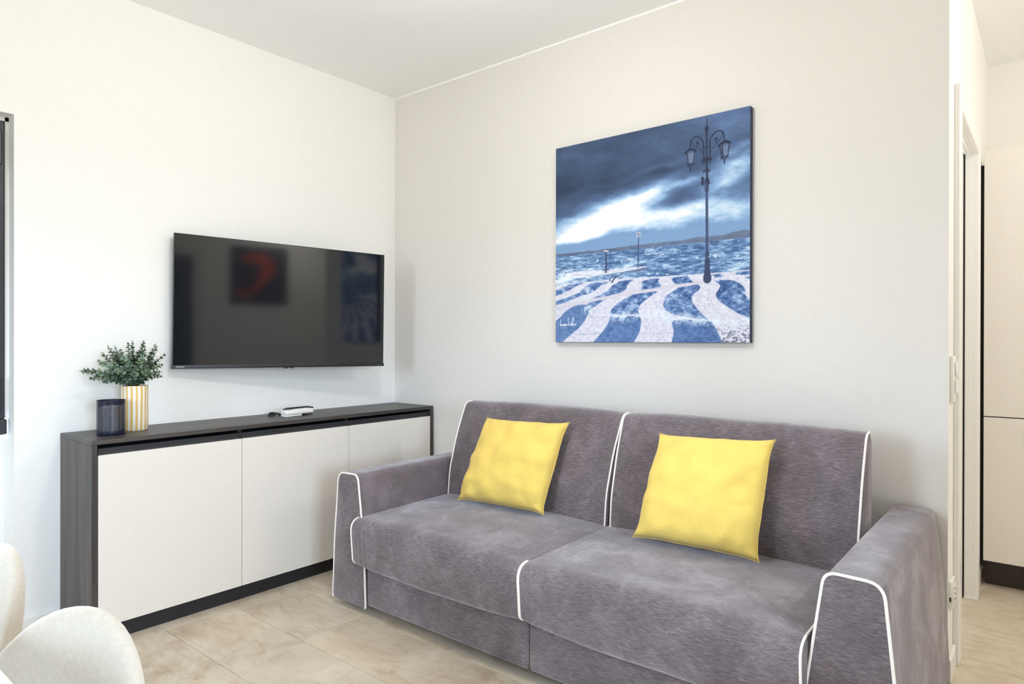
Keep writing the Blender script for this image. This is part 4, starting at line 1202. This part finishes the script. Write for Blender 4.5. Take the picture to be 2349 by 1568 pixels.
bm = lathe(bmesh.new(), [(.0, .0045), (.040, .0045), (.041, .007), (.041, .112), (.039, .115), (.0, .113)], (0, 0, 0), 40, cap=False)
bmesh.ops.remove_doubles(bm, verts=bm.verts, dist=1e-6)
o = bm_obj('pillar_candle', bm, plain('white_wax', (244, 240, 230), .6), smooth=True, auto=40)
o.location = (HX, HY, .8)
tag(o, 'white pillar candle inside the dark perforated holder', 'candle')

# white remote with a thicker back half, black remote behind it, coil of black lead
rm = thing('white_remote', (-.815, -.190, .8), 'white remote control lying on the sideboard top in front of the black one', 'remote control', rz=R(6))
bm = bmesh.new()
bx(bm, (-.085, -.026, .010), (.085, .026, .033), .005, 3)
bx(bm, (-.085, -.022, .0), (.015, .022, .0095), .004, 2)
bm_obj('body', bm, M['white_plastic'], rm, smooth=True, auto=40)
box('display_window', (-.070, -.016, .0328), (-.025, .016, .0336), plain('grey_display', (170, 176, 172), .3), rm)
for a in range(3):
    box('button', (-.008 + a * .026, -.008, .0328), (.008 + a * .026, .008, .0345), M['white_plastic'], rm, .001, 1)
rb = thing('black_remote', (-.765, -.120, .8), 'black remote control with rubber buttons lying behind the white remote', 'remote control', rz=R(4))
bm = bx(bmesh.new(), (-.080, -.022, .010), (.085, .022, .033), .007, 3)
bm_obj('body', bm, M['black_rubber'], rb, smooth=True, auto=40)
box('battery_hump', (-.07, -.018, 0), (.03, .018, .0112), M['black_rubber'], rb, .003, 1)
for a in range(7):
    for b in range(3):
        box('button', (-.066 + a * .02, -.014 + b * .011, .0338), (-.055 + a * .02, -.007 + b * .011, .0358), M['black_rubber'], rb, .001, 1)
cbl = [(-.935, -.125, .806), (-.925, -.105, .808), (-.905, -.118, .812), (-.912, -.140, .808), (-.930, -.135, .806), (-.925, -.112, .814), (-.900, -.115, .815), (-.880, -.135, .806), (-.872, -.120, .806)]
bm = tube(bmesh.new(), [Vector(p) - Vector((-.90, -.12, .8)) for p in smooth_path(cbl, 6)], .0045, 8)
o = bm_obj('power_lead', bm, M['black_rubber'], smooth=True)
o.location = (-.90, -.12, .8)
tag(o, 'short bundled black lead at the left end of the white remote', 'cable')

# =================================================================== KITCHEN SIDE
KX = 1.146
kc = thing('tall_cabinet', (KX + .3, -3.24, 0), 'tall cream kitchen cabinet with two doors and a dark plinth past the sliding door', 'cabinet')
kb = kc.location
def kbx(name, lo, hi, mat, bev=.001): return box(name, lo, hi, mat, kc, bev, 1, kb)
kbx('carcass', (KX + .021, -3.538, .135), (XK - .003, -2.9425, 2.10), M['kitchen_front'])
kbx('door', (KX, -3.538, .829), (KX + .020, -2.940, 2.1015), M['kitchen_front'])
kbx('door', (KX, -3.538, .136), (KX + .020, -2.940, .824), M['kitchen_front'])
kbx('shadow_strip', (KX + .012, -3.536, .8245), (KX + .0205, -2.942, .8285), M['dark_gap'], 0)
tag(kbx('plinth', (KX + .095, -3.538, 0), (KX + .110, -2.9425, .1345), M['brown_plinth']), label='dark brown plinth')
kbx('gap_shade_strip', (KX + .040, -2.9400, .10), (KX + .060, -2.9165, 2.04), M['dark_gap'], 0)  # dark strip stands in for the shade in the gap beside the wall

sw = thing('light_switch', (.080, YW - .0006, 1.045), 'white wall plate with two raised rockers beside the sliding door frame', 'light switch')
wb = sw.location
def plate(parent, lo, hi, bev=.004): return box('plate', lo, hi, M['white_plastic'], parent, bev, 2)
plate(sw, (-.045, -.0115, -.075), (.045, 0, .090))
for z0, z1 in ((-.042, .005), (.018, .070)):
    box('rocker', (-.012, -.019, z0), (.036, -.0118, z1), M['white_plastic'], sw, .003, 2)
sk = thing('wall_socket', (.070, YW - .0006, .290), 'white wall socket low on the wall beside the right sofa arm', 'socket')
plate(sk, (-.045, -.0110, -.050), (.045, 0, .050))
box('insert', (-.030, -.0145, -.030), (.034, -.0112, .034), M['white_plastic'], sk, .002, 2)
bm = bmesh.new()
for z in (-.018, 0, .018): lathe(bm, [(.0032, 0), (.0032, .0015)], (0, 0, 0), 10)
for k, z in enumerate((-.018, 0, .018)):
    for v in list(bm.verts)[k * 20:(k + 1) * 20]:
        v.co = Vector((v.co.x, -.0146 - v.co.z, v.co.y + z))
bm_obj('pin_holes', bm, M['dark_gap'], sk)
box('slot', (-.0462, -.0080, -.020), (-.0452, -.0030, -.004), M['dark_gap'], sk, 0)

dot = lathe(bmesh.new(), [(.0035, 0), (.0035, .0022)], (0, 0, 0), 12)
bmesh.ops.rotate(dot, verts=dot.verts, cent=(0, 0, 0), matrix=Matrix.Rotation(R(90), 3, 'X'))
o = bm_obj('wall_plug', dot, M['black_rubber'])
o.location = (-1.944, -.0002, .082)
tag(o, 'tiny black plug in the white wall just above the left baseboard', 'wall plug')

# =================================================================== TABLE AND CHAIRS
TX1, TY1 = -2.503, -1.90
tb = thing('dining_table', (-2.93, -2.33, 0), 'white dining table whose corner shows at the lower left beside the cream chairs', 'table')
tB = tb.location
def tbl(name, lo, hi, mat, bev): return box(name, lo, hi, mat, tb, bev, 2, tB)
prof = round_poly([Vector(p) for p in [(-3.35, -2.78), (TX1, -2.78), (TX1, TY1), (-3.35, TY1)]], [.05] * 4, 6)
bm = bmesh.new()
top = [bm.verts.new(Vector((p.x, p.y, .75)) - tB) for p in prof]
f = bm.faces.new(top)
r = bmesh.ops.extrude_face_region(bm, geom=[f])
for v in r['geom']:
    if isinstance(v, bmesh.types.BMVert): v.co.z -= .022
bmesh.ops.bevel(bm, geom=[e for e in bm.edges if abs(e.verts[0].co.z - e.verts[1].co.z) < 1e-5], offset=.003, segments=2, affect='EDGES', profile=.5)
bm_obj('tabletop', bm, M['table_top'], tb, smooth=True, auto=40)
for x in (-3.27, -2.62):
    for y in (-2.70, -2.00):
        tbl('leg', (x - .022, y - .022, 0), (x + .022, y + .022, .7275), M['white_lacquer'], .004)
tbl('apron', (-3.24, -2.67, .66), (-2.65, -2.03, .7275), M['white_lacquer'], .003)

def make_chair(label, loc, rz):
    t = thing('shell_chair', (loc[0], loc[1], 0), label, 'chair', 'cream chairs at the white table', rz)
    # egg-shaped padded backrest wrapped round a vertical cylinder; faces local -x
    nA, nR = 56, 12
    def outline(a):
        c, s = math.cos(a), math.sin(a)
        w = .165; zt, zb = .205, .190
        e = 2.05
        rad = (abs(c) ** e + abs(s) ** e) ** (-1 / e)
        b = w * c * rad
        z = (zt if s > 0 else zb) * s * rad
        if s < 0: b *= 1 - .28 * (abs(z) / zb) ** 1.6
        return b, z
    def place(b, z, d):
        Rr = .30
        ang = b / Rr
        x = .215 - Rr * (1 - math.cos(ang)); y = Rr * math.sin(ang)
        nx, ny = math.cos(ang), math.sin(ang)
        x += .16 * z - .10 * max(0, -z) ** 1.2
        return Vector((x + nx * d, y + ny * d, .560 + z))
    bm = bmesh.new()
    rim = [bm.verts.new(place(*outline(2 * math.pi * k / nA), 0)) for k in range(nA)]
    for side in (-1, 1):
        prev = rim
        for j in range(1, nR):
            f = 1 - j / nR
            f2 = math.sin(f * math.pi / 2)
            th = .032 * (1 - f2 ** 4) ** .5
            cur = []
            for k in range(nA):
                b, z = outline(2 * math.pi * k / nA)
                cur.append(bm.verts.new(place(b * f2, z * f2, side * th)))
            for k in range(nA):
                q = (prev[k], prev[(k + 1) % nA], cur[(k + 1) % nA], cur[k])
                bm.faces.new(q)
            prev = cur
        cv_ = bm.verts.new(place(0, 0, side * .032))
        for k in range(nA): bm.faces.new((prev[k], prev[(k + 1) % nA], cv_))
    bm_obj('backrest', bm, M['cream'], t, smooth=True)
    bm = lathe(bmesh.new(), [(0, .395), (.17, .395), (.215, .410), (.228, .435), (.215, .462), (.16, .474), (0, .478)], (-.02, 0, 0), 40, cap=False)
    bmesh.ops.remove_doubles(bm, verts=bm.verts, dist=1e-6)
    bm_obj('seat', bm, M['cream'], t, smooth=True, auto=60)
    for sx in (-1, 1):
        for sy in (-1, 1):
            bm = tube(bmesh.new(), [(-.02 + sx * .13, sy * .13, .400), (-.02 + sx * .20, sy * .20, .0)], .011, 10)
            bm_obj('leg', bm, M['black_metal'], t, smooth=True, auto=40)
    return t
make_chair('cream velvet shell chair nearest the camera, tucked against the white table edge', (-2.588, -2.130), R(28))
make_chair('cream velvet shell chair farther back, cut by the left picture edge', (-2.602, -1.555), R(8))
